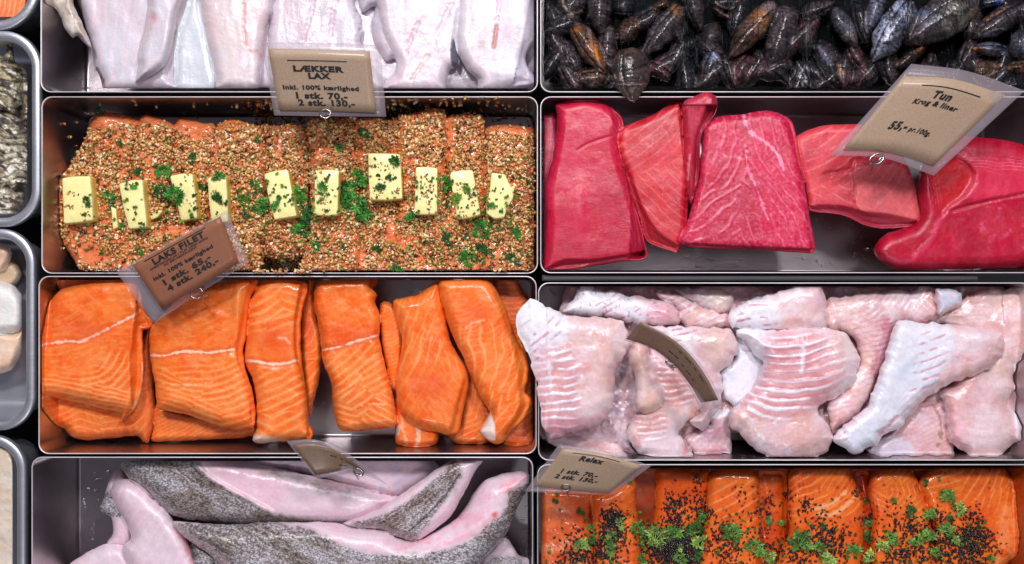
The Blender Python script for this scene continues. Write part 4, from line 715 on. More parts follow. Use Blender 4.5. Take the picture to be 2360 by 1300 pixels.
relax('narrow marinated salmon piece second from the left', RI([(640, 470), (800, 440), (1030, 290), (1042, 500), (1062, 700), (1082, 900), (1092, 1110), (1092, 1400), (680, 1400), (662, 900), (640, 640)]), -36, mrb(2)+[SLN2([(1440, 1160, 60, 'p', 60, 15, .1)], br=.4), K(RI([(638, 480), (650, 640), (670, 900)]), 5, (250, 170, 90), .6)], base=(232, 108, 34))
relax('marinated salmon piece with a flat orange top, left part of the wide pair', RI([(1235, 235), (1400, 225), (1600, 250), (1720, 260), (1700, 500), (1650, 800), (1640, 1110), (1640, 1400), (1110, 1400), (1100, 1000), (1200, 700), (1215, 500)]), -42, mrb(3), base=(224, 92, 20))
relax('marinated salmon piece with diagonal pale lines, right part of the wide pair', RI([(1700, 330), (1760, 262), (1900, 237), (2060, 240), (2130, 262), (2160, 330), (2165, 500), (2165, 650), (2202, 850), (2195, 1110), (2195, 1400), (1640, 1400), (1640, 900), (1680, 600)]), -32, mrb(4)+[SLN2([(1700, 1140, 60, 'p', 62, 20, .05), (1700, 1250, 50, 'p', 75, 17, .1)], area=RI([(1650, 500), (2160, 260), (2200, 700), (1700, 700)]))], base=(236, 112, 36))
relax('thin marinated salmon piece sunk in sauce, left of the large rounded one', RJ([(-55, 270), (60, 262), (180, 265), (212, 400), (205, 700), (190, 900), (120, 1400), (-60, 1400), (-70, 1100), (-40, 800), (-45, 500)]), -50, mrb(5), base=(196, 76, 20))
relax('large marinated salmon piece with sweeping pale bands and few seeds on top', RJ([(222, 300), (300, 215), (500, 205), (740, 210), (800, 290), (852, 420), (907, 550), (905, 900), (890, 1110), (880, 1400), (110, 1400), (150, 1000), (230, 800), (212, 600), (225, 420)]), -28, mrb(6)+[SLN2([(1930, 1100, 45, 'p', 35, 12, .1), (1900, 1170, 50, 'p', 62, 17, .25), (1850, 1120, 40, 'p', 60, 15, 0)], area=RJ([(230, 220), (780, 210), (900, 600), (500, 700), (240, 650)])), K(RJ([(450, 605), (600, 560), (740, 450)]), 8, (252, 200, 160), .7, .7, 3), K(RJ([(480, 655), (650, 640), (820, 500)]), 8, (252, 200, 160), .7, .7, 3)], base=(238, 108, 30))
relax('dark marinated salmon sliver between the large rounded piece and the arched one', RJ([(820, 290), (955, 280), (965, 600), (980, 900), (1000, 1400), (880, 1400), (905, 900), (900, 560)]), -50, mrb(7), base=(176, 56, 18))
relax('arched marinated salmon piece with curved pale lines, third from the right wall', RJ([(953, 350), (1000, 270), (1150, 232), (1330, 250), (1382, 310), (1422, 420), (1465, 520), (1505, 650), (1535, 850), (1560, 1110), (1570, 1400), (990, 1400), (985, 1100), (970, 900), (985, 650), (953, 500)]), -30, mrb(8)+[SLN2([(2040, 1090, 36, 'p', 60, 11, .2), (2100, 1090, 36, 'p', 25, 11, .2), (2090, 1140, 40, 'c', 10, 14, .7), (2020, 1150, 30, 'p', 120, 12, 0)], area=RJ([(950, 240), (1380, 240), (1500, 640), (1250, 650), (980, 620)]))], base=(238, 112, 36))
relax('widest marinated salmon piece at the right wall with a shiny frayed edge', RJ([(1420, 330), (1500, 260), (1600, 222), (1750, 206), (2000, 205), (2150, 212), (2225, 280), (2272, 400), (2290, 600), (2312, 800), (2302, 1000), (2200, 1110), (2100, 1400), (1570, 1400), (1545, 850), (1475, 550), (1410, 420)]), -30, mrb(9)+[SLN2([(2170, 1110, 60, 'p', 75, 16, .1), (2260, 1110, 60, 'p', 30, 17, .1), (2290, 1160, 50, 'p', 20, 17, .2)], area=RJ([(1420, 230), (2200, 210), (2290, 700), (1900, 560), (1500, 500)])), N(14, (250, 160, 110), .6, .52, .1, 5, area=RJ([(2150, 600), (2310, 600), (2300, 1000), (2100, 1110)]))], base=(238, 110, 34))
# ================================================================ pans on the left
def sidep(name, label, cat, outl, zt, mat, base, ops, T, **kw): return piece(name, label, cat, outl, zt, mat, base, ops, tray=T, **kw)
sidep('salmon_fillet', 'slice of orange salmon in the top left corner pan', 'salmon fillet', [(-80, -140), (72, -140), (74, -10), (58, 30), (30, 58), (0, 64), (-80, 64)], -14, M_salmon, (234, 116, 66), salb(20)+[F([(20, 0, 90, 'p', 12, 13, .2)], (252, 196, 160), .7, .4)], B0, th=10, r=14)
def osh(s): return [N(34, (124, 102, 78), .7, .5, .2, s), N(12, (240, 232, 212), .85, .52, .1, s+2, st=(2.4, 1), ang=25), N(9, (48, 40, 36), .85, .58, .06, s+4, st=(2.6, 1), ang=25), F([(20, 300, 300, 'c', 100, 16, .3)], (66, 54, 46), .6, .35, warp=22, dz=-1.2), B(34, 5, s), B(12, 2.4, s+2, (1.8, .8)), B(5, .8, s+5)]
sidep('oyster', 'dark oyster shell squeezed behind the upper oyster against the pan wall', 'oyster', [(44, 155), (70, 158), (76, 200), (74, 262), (62, 300), (44, 280)], -30, M_oyster, (110, 100, 84), osh(4), B1, th=14, r=14, group='grey oysters in the rounded pan')
sidep('oyster', 'upper oyster with a narrow pointed top and creamy ridges', 'oyster', [(-50, 200), (-30, 140), (8, 128), (14, 104), (28, 101), (32, 128), (44, 158), (50, 200), (46, 240), (32, 264), (0, 264), (-50, 270)], -12, M_oyster, (182, 170, 136), osh(2), B1, th=22, r=24, group='grey oysters in the rounded pan', wob=4)
sidep('oyster', 'large lower oyster with rough grey layers and a pale spot', 'oyster', [(-60, 262), (8, 259), (34, 265), (56, 288), (70, 322), (84, 350), (82, 395), (62, 430), (52, 470), (40, 500), (20, 517), (-10, 519), (-60, 515)], -4, M_oyster, (160, 152, 132), osh(7)+[G(24, 390, 8, 12, (240, 236, 228), .8)], B1, th=26, r=30, group='grey oysters in the rounded pan', wob=5)
def sc(s): return [N(40, (226, 178, 146), .6, .5, .2, s), B(60, 2, s), B(12, .3, s+3)]
sidep('scallop', 'brownish scallop meat lying lowest behind the round ones', 'scallop', [(-50, 600), (20, 600), (46, 620), (44, 650), (10, 670), (-50, 670)], -40, M_scallop, (214, 190, 160), sc(3), B2, th=14, r=16, group='scallops in the rounded pan')
sidep('scallop', 'peach scallop cut off by the frame at the top of its pan', 'scallop', [(-50, 558), (10, 561), (28, 582), (22, 608), (4, 626), (-50, 630)], -26, M_scallop, (242, 220, 202), sc(2), B2, th=18, r=20, group='scallops in the rounded pan')
sidep('scallop', 'peach coloured scallop at the bottom of its pan', 'scallop', [(-50, 755), (30, 762), (57, 758), (56, 795), (42, 830), (20, 855), (-50, 862)], -24, M_scallop, (242, 222, 204), sc(5), B2, th=18, r=24, group='scallops in the rounded pan')
sidep('scallop', 'milky white scallop in the middle of its pan', 'scallop', [(-50, 652), (20, 653), (42, 668), (57, 702), (56, 745), (40, 766), (0, 771), (-50, 770)], -16, M_scallop, (240, 236, 234), [B(50, 2, 3), B(10, .25, 4)], B2, th=20, r=26, group='scallops in the rounded pan')
sidep('white_fish_fillet', 'cream coloured fish fillet in the bottom left pan', 'fish fillet', [(-60, 1024), (10, 1030), (30, 1050), (38, 1090), (40, 1400), (-60, 1400)], -8, M_scallop, (226, 212, 198), [N(30, (214, 186, 162), .5, .5, .25, 4, st=(3, 1)), F([(10, 1180, 200, 'p', 80, 22, .1)], (236, 226, 216), .3, .6, br=.4), B(40, 2, 3), B(12, .4, 4)], B3, th=10, r=12)
# ================================================================ nut covered salmon (tray T2)
NS = (240, 134, 80)
nuts_sl = [  # outlines of the ten slices, left to right, with top heights
 (RG and R5([(690, 125), (800, 120), (960, 160), (1000, 190), (960, 500), (900, 900), (830, 1255), (610, 1262), (500, 1130), (440, 1000), (430, 600), (500, 500), (600, 320), (650, 190)]), -34, 'leftmost nut covered salmon slice with a bare ribbed lower corner'),
 (R5([(985, 190), (1040, 135), (1120, 160), (1230, 200), (1260, 240), (1200, 700), (1150, 1262), (820, 1262), (880, 900), (940, 500)]), -31, 'second nut covered salmon slice, a bare orange peak at its top'),
 (R5([(1240, 230), (1265, 165), (1310, 158), (1450, 195), (1540, 215), (1560, 500), (1500, 900), (1450, 1262), (1130, 1262), (1180, 700)]), -32, 'third nut covered salmon slice with a bare orange top corner'),
 (R5([(1540, 230), (1605, 180), (1680, 175), (1800, 205), (1880, 250), (1900, 600), (1880, 1180), (1800, 1262), (1430, 1262), (1500, 800)]), -30, 'fourth nut covered salmon slice, partly beneath the tilted brown price card'),
 (R6([(0, 220), (90, 212), (260, 215), (340, 250), (350, 600), (345, 1040), (320, 1130), (180, 1160), (0, 1130), (-40, 900), (-20, 500)]), -32, 'fifth nut covered salmon slice with a bare lower edge above the empty tray patch'),
 (R6([(330, 190), (400, 160), (560, 165), (690, 190), (700, 600), (690, 1262), (300, 1262), (320, 1120), (350, 1000), (350, 500)]), -29, 'sixth nut covered salmon slice under the upright price card'),
 (R6([(680, 200), (760, 165), (900, 170), (1010, 180), (1000, 600), (970, 1262), (680, 1262), (690, 700)]), -31, 'seventh nut covered salmon slice beneath the highest butter pat'),
 (R6([(985, 170), (1100, 130), (1240, 85), (1310, 110), (1330, 150), (1320, 500), (1300, 1262), (960, 1262), (990, 700)]), -27, 'eighth nut covered salmon slice, its top end reaching highest up the tray'),
 (R6([(1325, 160), (1400, 135), (1560, 130), (1595, 170), (1610, 300), (1600, 800), (1580, 1262), (1290, 1262), (1320, 700)]), -28, 'ninth nut covered salmon slice with an orange ribbed left edge'),
 (R6([(1600, 250), (1650, 215), (1800, 210), (1900, 225), (1950, 240), (1955, 700), (1945, 1255), (1570, 1262), (1590, 700)]), -31, 'rightmost nut covered salmon slice with an orange striped top end'),
]
for k, (ol, zt, lab) in enumerate(nuts_sl):
    piece('nut_salmon_slice', lab, 'salmon slice', ol, zt-4+[0, 3, -2, 3, -3, 2, -2, 3, -1, 1][k], M_marin, NS, [N(50, (228, 100, 54), .4, .5, .2, k), F([(ol[0][0], ol[0][1], 90, 'p', 75, 9, .1)], (248, 176, 136), .5, .35), B(40, 2.5, k), B(14, .8, k+3)],
          th=12, r=20, tray=T2, group='salmon slices under chopped nuts')
def poly_in(pts, X, Y): return dist(X, Y, np.array(pts, np.float32), True)[4]

def scatter_rocks(name, label, cat, xs, ys, zs, size, cols, mat, flat=0.6, long=1.35, jit=.75, kind='stuff', seed=1, tilt=.6):
    r = np.random.RandomState(seed); n = len(xs)
    cube = np.array([(-1, -1, -1), (1, -1, -1), (1, 1, -1), (-1, 1, -1), (-1, -1, 1), (1, -1, 1), (1, 1, 1), (-1, 1, 1)], np.float32)*0.6
    f = np.array([(0, 3, 2, 1), (4, 5, 6, 7), (0, 1, 5, 4), (1, 2, 6, 5), (2, 3, 7, 6), (3, 0, 4, 7)])
    P = cube[None]*(1+jit*(r.rand(n, 8, 3)-.5)*2)
    P[:, 4:, :2] *= 0.72
    P *= np.stack([size*long, size/long**.5, size*flat], 1)[:, None, :]
    an = r.rand(n)*6.283; tl = (r.rand(n)-.5)*2*tilt
    ct, st = np.cos(tl), np.sin(tl)
    x, y, z = P[..., 0].copy(), P[..., 1].copy(), P[..., 2].copy()
    x, z = x*ct[:, None]-z*st[:, None], x*st[:, None]+z*ct[:, None]
    ca, sa = np.cos(an)[:, None], np.sin(an)[:, None]
    x, y = x*ca-y*sa, x*sa+y*ca
    wx, wy, wz = W(np.asarray(xs), np.asarray(ys), np.asarray(zs))
    V = np.stack([x+wx[:, None], y+wy[:, None], z+wz[:, None]], 2).reshape(-1, 3)
    Q = (f[None]+8*np.arange(n)[:, None, None]).reshape(-1, 4)
    o = mesh(name, V, Q, mat, np.repeat(cols, 8, 0), smooth=False)
    return tagp(o, label, cat, None, kind)
r = np.random.RandomState(5)
n = 20000
xs = r.uniform(140, 1234, n); ys = r.uniform(225, 628, n)
zz = zat(xs, ys)
# top edge of the crumb cover follows the slices, lower with bare salmon showing
top = np.interp(xs, [130, 200, 240, 300, 330, 400, 440, 520, 600, 640, 720, 780, 830, 920, 1000, 1030, 1110, 1130, 1180, 1240], [420, 300, 290, 290, 275, 300, 310, 292, 290, 285, 272, 272, 275, 272, 255, 262, 262, 315, 300, 290])
dens = sst(-22, 26, ys-top+fbm(xs, ys, 18, 3)*16)
dens *= np.where(zz > -0.06, 1, 0.0)
def bare(x, y, rx, ry, a=.9):
    global dens
    dens = dens*(1-a*np.exp(-(((xs-x)/rx)**2+((ys-y)/ry)**2)**2))
for b in [(215, 275, 60, 22), (325, 278, 34, 16), (430, 288, 42, 22), (560, 285, 30, 10, .6), (195, 585, 52, 34, .97), (250, 600, 50, 14, .7), (390, 530, 26, 18, .8), (360, 575, 60, 16, .7), (280, 400, 14, 20, .6), (230, 320, 26, 34, .55), (660, 575, 46, 20, .6), (676, 300, 16, 16, .5),
          (660, 335, 22, 14, .5), (735, 345, 22, 26, .75), (905, 345, 12, 16, .8), (900, 530, 18, 40, .8), (820, 585, 24, 24, .8), (560, 590, 40, 16, .5), (1040, 310, 12, 44, .85), (1190, 298, 46, 10, .95), (1228, 310, 10, 40, .7), (1130, 590, 26, 22, .8), (985, 600, 30, 24, .7), (608, 440, 18, 22, .5), (1110, 610, 90, 14, .5), (690, 440, 10, 30, .4)]: bare(*b)
dens *= 0.5+1.0*sst(.25, .6, fbm(xs, ys, 36, 7))
for k_ in range(9):
    xe = [322, 424, 520, 602, 712, 824, 918, 1026, 1122][k_]
    dens *= 1-.6*np.exp(-((xs-xe-6*np.sin(ys/40.+k_))/6.)**2)*sst(.35, .6, fbm(xs, ys, 40, 3+k_))
keep = r.rand(n) < dens
# thin scatter on the tray floor and walls
fl = (zz <= -0.06) & (r.rand(n) < np.where(ys < 300, np.where(xs > 560, .30*np.exp(-((xs-690)/90.)**2)+.22*np.exp(-((xs-900)/50.)**2)+.13, .02), np.where((ys > 590) & (xs > 590) & (xs < 715), .98, .02)))
keep |= fl
xs, ys, zz = xs[keep], ys[keep], zz[keep]
zz = np.maximum(zz, zmin_tray(xs, ys, T2))
n = len(xs)
layer = r.rand(n)**2*0.003
pal = np.array([(210, 164, 100), (222, 182, 120), (190, 138, 78), (238, 214, 168), (200, 134, 66), (150, 98, 52), (84, 44, 30), (60, 38, 32), (214, 128, 76)], np.float32)
pw = np.array([.24, .20, .16, .12, .12, .07, .03, .018, .06]); pw /= pw.sum()
cc = pal[r.choice(len(pal), n, p=pw)]*(0.88+0.24*r.rand(n, 1))
szz = (0.0013+0.0018*r.rand(n)**1.6)
scatter_rocks('chopped_nuts', 'coarse layer of toasted chopped nuts covering the salmon slices', 'chopped nuts', xs, ys, zz+0.0008+layer, szz, cc, M_crumb, seed=3)
ix = ((xs-OX)/GS).astype(int); iy = ((ys-OY)/GS).astype(int)
for k in range(n):
    if zz[k] > -0.06: ZB[iy[k]:iy[k]+2, ix[k]:ix[k]+2] = np.maximum(ZB[iy[k]:iy[k]+2, ix[k]:ix[k]+2], zz[k]+.0012)

# ---------------------------------------------------------------- butter
def butter(label, quad, h=14, z=None, crumbs=10, ch=3.2):
    P = np.array(quad, np.float32); c = P.mean(0)
    z = (float(zat(c[0], c[1]))+h/1000.0+0.003) if z is None else z
    ol = []
    for i in range(len(P)):                 # slightly rounded corners
        a, b, d = P[i-1], P[i], P[(i+1) % len(P)]
        ua = (a-b)/np.linalg.norm(a-b); ud = (d-b)/np.linalg.norm(d-b)
        ol += [b+ua*ch, b+(ua+ud)*ch*.3, b+ud*ch]
    # subdivide edges and wobble
    Q = []
    for i in range(len(ol)):
        p, q = ol[i], ol[(i+1) % len(ol)]; k = max(1, int(np.linalg.norm(q-p)/9))
        for j in range(k):
            t = p+(q-p)*j/k; Q.append(t+0.9*np.array([vn(t[0]/11, t[1]/11, 3)-.5, vn(t[0]/11, t[1]/11, 8)-.5]))
    Q = np.array(Q); n = len(Q); V = []
    W0 = np.array([W(p[0], p[1], z) for p in Q]); cw = W0.mean(0)
    def ring(sc, dz): return [(cw[0]+(w[0]-cw[0])*sc, cw[1]+(w[1]-cw[1])*sc, z+dz) for w in W0]
    Ls = [ring(1.02, -h/1000.-0.006), ring(1.01, -h/2000.), ring(1.0, -0.0014), ring(.985, -0.0004), ring(.95, 0.0), ring(.5, 0.0002)]
    Vv, Fs = loops_mesh([[tuple(v) for v in l] for l in Ls]); Fs.append(tuple(range(len(Vv)-n, len(Vv))))
    V = np.array(Vv); V[:, 2] += 0.0008*(vn(V[:, 0]*90, V[:, 1]*90, 4)-.5)*(V[:, 2] > z-.003)
    col = np.tile(np.array([(250, 236, 166)], np.float32), (len(V), 1)); col[:2*n] = (236, 202, 92)  # sides painted a darker yellow to strengthen their shading
    o = mesh('butter_pat', V, Fs, M_butter, col, smooth=True)
    tagp(o, label, 'butter', 'butter pats set in a row on the nuts')
    m = poly_in(Q, gridx.ravel(), gridy.ravel()).reshape(gridx.shape); ZB[m] = z
    return z
gridx, gridy = np.meshgrid(OX+np.arange(NXg)*GS, OY+np.arange(NYg)*GS); gridx = gridx.astype(np.float32); gridy = gridy.astype(np.float32)
BUT = [('butter pat at the left end of the row, squarish and spotted with tan crumbs', R5([(440, 590), (520, 575), (640, 575), (655, 740), (660, 890), (560, 905), (455, 915), (448, 760)])),
 ('second butter pat from the left, tall, with a flake beside its left edge', R5([(845, 630), (930, 605), (1010, 600), (1030, 780), (1045, 940), (920, 952), (880, 800)])),
 ('third butter pat from the left, half hidden by a parsley sprig', R5([(1210, 575), (1300, 555), (1370, 560), (1395, 720), (1405, 875), (1290, 895), (1260, 760)])),
 ('fourth butter pat from the left, its lower end under the tilted price card', R5([(1480, 590), (1560, 565), (1610, 570), (1620, 720), (1625, 900), (1510, 910), (1490, 760)])),
 ('fifth butter pat from the left, smooth, leaning slightly to the left', R6([(25, 560), (110, 535), (195, 530), (225, 690), (258, 860), (100, 885), (60, 740)])),
 ('butter pat just left of the big parsley bunch with a leaf on its top', R6([(385, 535), (470, 528), (560, 535), (555, 700), (550, 850), (480, 858), (385, 852)])),
 ('highest butter pat in the row, large and sprinkled with herbs and crumbs', R6([(765, 412), (880, 412), (995, 418), (1005, 580), (1012, 735), (900, 745), (780, 745), (772, 580)])),
 ('narrow butter pat with a heap of brown crumbs, right of the highest pat', R6([(1108, 512), (1180, 508), (1262, 518), (1262, 680), (1260, 845), (1180, 850), (1095, 845), (1105, 680)])),
 ('butter pat second from the right, tilted and flecked with green', R6([(1350, 550), (1440, 532), (1515, 532), (1545, 700), (1570, 850), (1480, 875), (1405, 880), (1375, 720)])),
 ('broken butter pat at the right end of the row with a torn right side', R6([(1650, 550), (1745, 560), (1790, 660), (1820, 630), (1800, 740), (1760, 800), (1740, 870), (1670, 880), (1610, 840), (1630, 700)]))]
for lab, q in BUT: butter(lab, q)
butter('slim butter flake lying left of the second butter pat', R5([(790, 790), (825, 810), (840, 940), (805, 955), (798, 860)]), 4, ch=2)
butter('small curled butter flake right of the second butter pat', R5([(1085, 840), (1120, 820), (1160, 822), (1120, 870), (1085, 885)]), 4, ch=2)
# crumbs lying on the butter
cl = []
for px, py, rr, k in [(165, 445, 14, 6), (162, 480, 16, 9), (195, 485, 18, 8), (190, 505, 12, 5), (305, 425, 12, 5), (430, 405, 14, 7), (440, 470, 16, 8), (500, 445, 10, 14), (515, 470, 8, 6), (740, 410, 14, 10), (750, 460, 22, 22), (745, 485, 14, 8), (870, 385, 20, 12), (895, 400, 20, 14), (870, 440, 26, 22), (915, 440, 12, 8),
                       (975, 415, 12, 10), (985, 450, 18, 26), (995, 435, 10, 14), (990, 485, 14, 6), (1060, 420, 14, 10), (1085, 460, 18, 14), (1070, 495, 10, 6), (430, 385, 20, 8)]:
    for _ in range(k): cl.append((px+r.randn()*rr*.5, py+r.randn()*rr*.5))
cl = np.array(cl); z = zat(cl[:, 0], cl[:, 1]); k = z > -0.03
scatter_rocks('nut_crumbs', 'loose brown nut crumbs sprinkled over the butter pats', 'nut crumbs', cl[:, 0], cl[:, 1], z+.0006, .0009+.0008*r.rand(len(cl)), pal[r.choice([2, 4, 5, 4, 6], len(cl))], M_crumb, seed=8)

# ---------------------------------------------------------------- parsley
def sprig_mesh(px, py, size, ang, n=5, seed=0, hue=0, lift=0.0015, curl=1.0):
    """curly leaf cluster: leaflets with toothed lobes on short stalks; returns leaf and stem geometry"""
    rr = np.random.RandomState(seed); V = []; Fc = []; Cc = []; SV = []; SF = []
    z0 = float(np.max(zat(np.array([px-4, px+4, px, px]), np.array([py, py, py-4, py+4]))))+lift
    bx, by, _ = W(px, py, z0); s = size*S
    base = np.array([(62, 126, 46), (42, 92, 38), (98, 138, 46), (92, 132, 58), (62, 100, 44), (128, 156, 76)][hue], np.float32)
    for k in range(n):
        a = ang+(k-(n-1)/2)*0.75+rr.uniform(-.25, .25); L = s*rr.uniform(.55, 1.0)*(1 if k % 2 == 0 else .8)
        cx, cy = bx+math.cos(a)*L*.55, by+math.sin(a)*L*.55; cz = z0+s*.18*rr.rand()
        w = s*rr.uniform(.30, .42); m = 15; o = len(V)
        tz = rr.uniform(-.3, .5); col = base*rr.uniform(.75, 1.25)
        V.append((cx, cy, cz)); Cc.append(col*.85)
        for j in range(m):
            b = a+math.pi*(-.80+1.6*j/(m-1))
            rad = w*(1.0 if j % 2 == 0 else .62)*rr.uniform(.8, 1.15)*(1.25 if abs(j-m//2) < 2 else 1)
            V.append((cx+math.cos(b)*rad, cy+math.sin(b)*rad, cz+curl*w*(.28*math.sin(j*2.3+k)+tz*math.cos(b-a)*.6))); Cc.append(col*rr.uniform(.85, 1.3))
        V.append((cx-math.cos(a)*w*.3, cy-math.sin(a)*w*.3, cz-.3*w)); Cc.append(col)
        for j in range(m-1): Fc.append((o, o+1+j, o+2+j))
        Fc.append((o, o+m, o+m+1)); Fc.append((o, o+m+1, o+1))
        # stalk
        q = len(SV); ww = s*.035; nx, ny = -math.sin(a)*ww, math.cos(a)*ww
        ax, ay = bx-math.cos(ang)*s*.25, by-math.sin(ang)*s*.25
        SV += [(ax+nx, ay+ny, z0), (ax-nx, ay-ny, z0), (ax, ay, z0+ww*1.6), (cx+nx, cy+ny, cz), (cx-nx, cy-ny, cz), (cx, cy, cz+ww*1.6)]
        SF += [(q, q+3, q+5, q+2), (q+1, q+2, q+5, q+4), (q, q+1, q+4, q+3)]
    return V, Fc, Cc, SV, SF, base
def sprig(label, px, py, size, deg, n=5, hue=0, group='parsley on the nut covered salmon', seed=None):
    size *= 0.88
    if py > 1000: hue += 3
    V, Fc, Cc, SV, SF, base = sprig_mesh(px, py, size, math.radians(deg), n, int(px*3+py) if seed is None else seed, hue)
    o = mesh('parsley_sprig', V, Fc, M_leaf, np.array(Cc), smooth=False)
    mesh('stem', SV, SF, M_leaf, np.tile(base*1.15, (len(SV), 1)), parent=o)
    tagp(o, label, 'parsley', group)
SPR = [('parsley sprig at the top left corner of the nut covered salmon', 229, 262, 24, 90, 4, 1), ('feathery parsley sprig above the third butter pat', 377, 395, 30, 80, 7, 0), ('flat parsley leaf above the gap between third and fourth pats', 448, 366, 26, 160, 5, 1),
 ('parsley leaf lying on the first butter pat', 195, 464, 24, 10, 4, 1), ('small parsley piece near the lower edge of the first butter pat', 195, 497, 12, 100, 3, 1), ('parsley sprig between the first and second butter pats', 250, 455, 28, 60, 5, 0), ('darker parsley bit left of the second pat', 263, 470, 24, 200, 4, 1),
 ('parsley sprig left below the second butter pat beside the flake', 283, 518, 26, 250, 4, 0), ('parsley leaf on the top of the second butter pat', 307, 425, 20, 300, 4, 0), ('parsley bit on the middle of the second butter pat', 312, 482, 12, 90, 3, 0), ('parsley bunch between the second and third butter pats', 365, 445, 34, 30, 7, 1),
 ('parsley cluster spilling over the left edge of the third butter pat', 405, 450, 36, 60, 7, 0), ('short parsley sprig below the bunch left of the third butter pat', 388, 466, 24, 200, 5, 1), ('dark parsley leaf between the third and fourth pats', 462, 432, 20, 40, 4, 1), ('parsley sprig draped on the top of the fourth butter pat', 505, 410, 24, 100, 5, 0),
 ('dark parsley leaf in the middle of the fourth butter pat', 500, 460, 24, 60, 5, 1), ('bright yellow green parsley sprig right of the fourth butter pat', 560, 465, 28, 70, 6, 2), ('parsley stalk with a leaf left of the fifth butter pat', 588, 428, 28, 60, 5, 0), ('parsley bunch lying below the leafy stalk by the fifth pat', 598, 470, 32, 330, 6, 0),
 ('parsley leaf at the left foot of the fifth butter pat', 632, 468, 22, 300, 4, 0), ('large parsley sprig between the fifth and sixth butter pats', 686, 452, 36, 10, 7, 0), ('dark parsley leaves under the large sprig left of the sixth pat', 705, 480, 34, 270, 6, 1), ('spreading parsley bunch below the fifth and sixth butter pats', 712, 525, 46, 200, 7, 1),
 ('green parsley tip at the left end of the spreading bunch', 690, 528, 30, 130, 4, 0), ('parsley leaf folded on top of the sixth butter pat', 741, 435, 26, 60, 4, 0), ('parsley sprig sticking up from the big bunch beside the sixth pat', 822, 412, 38, 90, 7, 0), ('big curly parsley bunch between the sixth and highest butter pats', 815, 462, 50, 240, 7, 0),
 ('dark parsley underneath the big curly bunch at its left', 805, 440, 40, 150, 6, 1), ('parsley fan at the lower end of the big curly bunch', 830, 488, 40, 300, 7, 0), ('parsley leaf on the upper right of the highest butter pat', 908, 376, 24, 60, 5, 1), ('small parsley piece low on the highest butter pat', 878, 435, 22, 90, 4, 1),
 ('parsley bit in the centre of the highest butter pat', 894, 412, 14, 30, 3, 1), ('parsley sprig right of the narrow butter pat', 1022, 425, 34, 30, 6, 0), ('dark parsley bunch between the narrow pat and the tilted pat', 1030, 465, 38, 250, 6, 1), ('bright parsley stalk crossing onto the tilted butter pat', 1045, 458, 26, 10, 4, 2),
 ('parsley leaf lying on the tilted butter pat second from the right', 1073, 440, 22, 40, 4, 2), ('parsley leaf left of the broken butter pat', 1120, 460, 22, 120, 4, 0), ('chopped parsley on the lower part of the broken butter pat', 1132, 478, 18, 80, 4, 0), ('parsley sprig below the tilted butter pat', 1110, 530, 40, 80, 7, 0),
 ('dark parsley sprig lower centre right on the nuts', 1028, 555, 32, 60, 6, 1), ('parsley bunch near the bottom right of the nut tray', 1085, 590, 42, 120, 7, 0), ('parsley leaf right of the lower right parsley bunch', 1110, 575, 26, 70, 5, 1), ('parsley sprig in the lower right corner of the nut tray', 1178, 598, 26, 60, 5, 1),
 ('thin parsley sprig at the right side under the broken pat', 1185, 540, 28, 30, 5, 0), ('parsley bit at the bottom rim in the middle of the nut tray', 915, 620, 26, 90, 5, 0), ('parsley leaf on the nuts low, between narrow and highest pats', 945, 505, 26, 80, 5, 0), ('small parsley leaf on the nuts below the sixth butter pat', 868, 575, 20, 60, 5, 1),
 ('parsley leaf near the wire skewer of the upright card', 782, 345, 20, 90, 4, 0), ('parsley leaf on the nuts above and right of the upright card skewer', 838, 312, 24, 60, 5, 1), ('small parsley leaf high above the fourth butter pat', 590, 326, 18, 60, 4, 1), ('small dark parsley leaf on the nuts above the second butter pat', 318, 400, 24, 60, 5, 1),
 ('parsley leaf on the nuts left near the top of the tray', 272, 332, 20, 40, 4, 1), ('parsley flake on nuts below the first orange peak', 383, 326, 20, 60, 4, 1), ('parsley leaf at the bottom rim left of the middle of the nut tray', 725, 568, 22, 20, 5, 0), ('parsley leaf below the lower end of the second butter pat', 360, 508, 18, 30, 4, 0), ('parsley piece on bare salmon left of the tilted brown card', 318, 582, 20, 30, 4, 0),
 ('parsley leaf beside the right edge of the tilted brown card', 570, 500, 16, 30, 4, 1)]
for a in SPR: sprig(*a)
def flecks(name, label, pts, cat='parsley'):
    V = []; Fc = []; Cc = []
    for (px, py, s) in pts:
        v, f, c, _, _, _ = sprig_mesh(px, py, s, r.rand()*6.28, 2, int(r.rand()*1e6), r.randint(3), .0012)
        o = len(V); V += v; Cc += c; Fc += [tuple(i+o for i in q) for q in f]
    o = mesh(name, V, Fc, M_leaf, np.array(Cc), smooth=False); tagp(o, label, cat, None, 'stuff')
flecks('chopped_parsley', 'tiny green flecks of chopped parsley scattered over the nuts and butter', [(r.uniform(200, 1230), 290+330*r.beta(2.2, 2.0), r.uniform(5, 11)) for _ in range(330)]+[(r.uniform(230, 1230), 400+200*r.rand(), r.uniform(10, 16)) for _ in range(90)]+[(r.uniform(540, 760), r.uniform(430, 570), r.uniform(7, 13)) for _ in range(60)]+[(r.uniform(960, 1220), r.uniform(470, 620), r.uniform(7, 13)) for _ in range(70)])

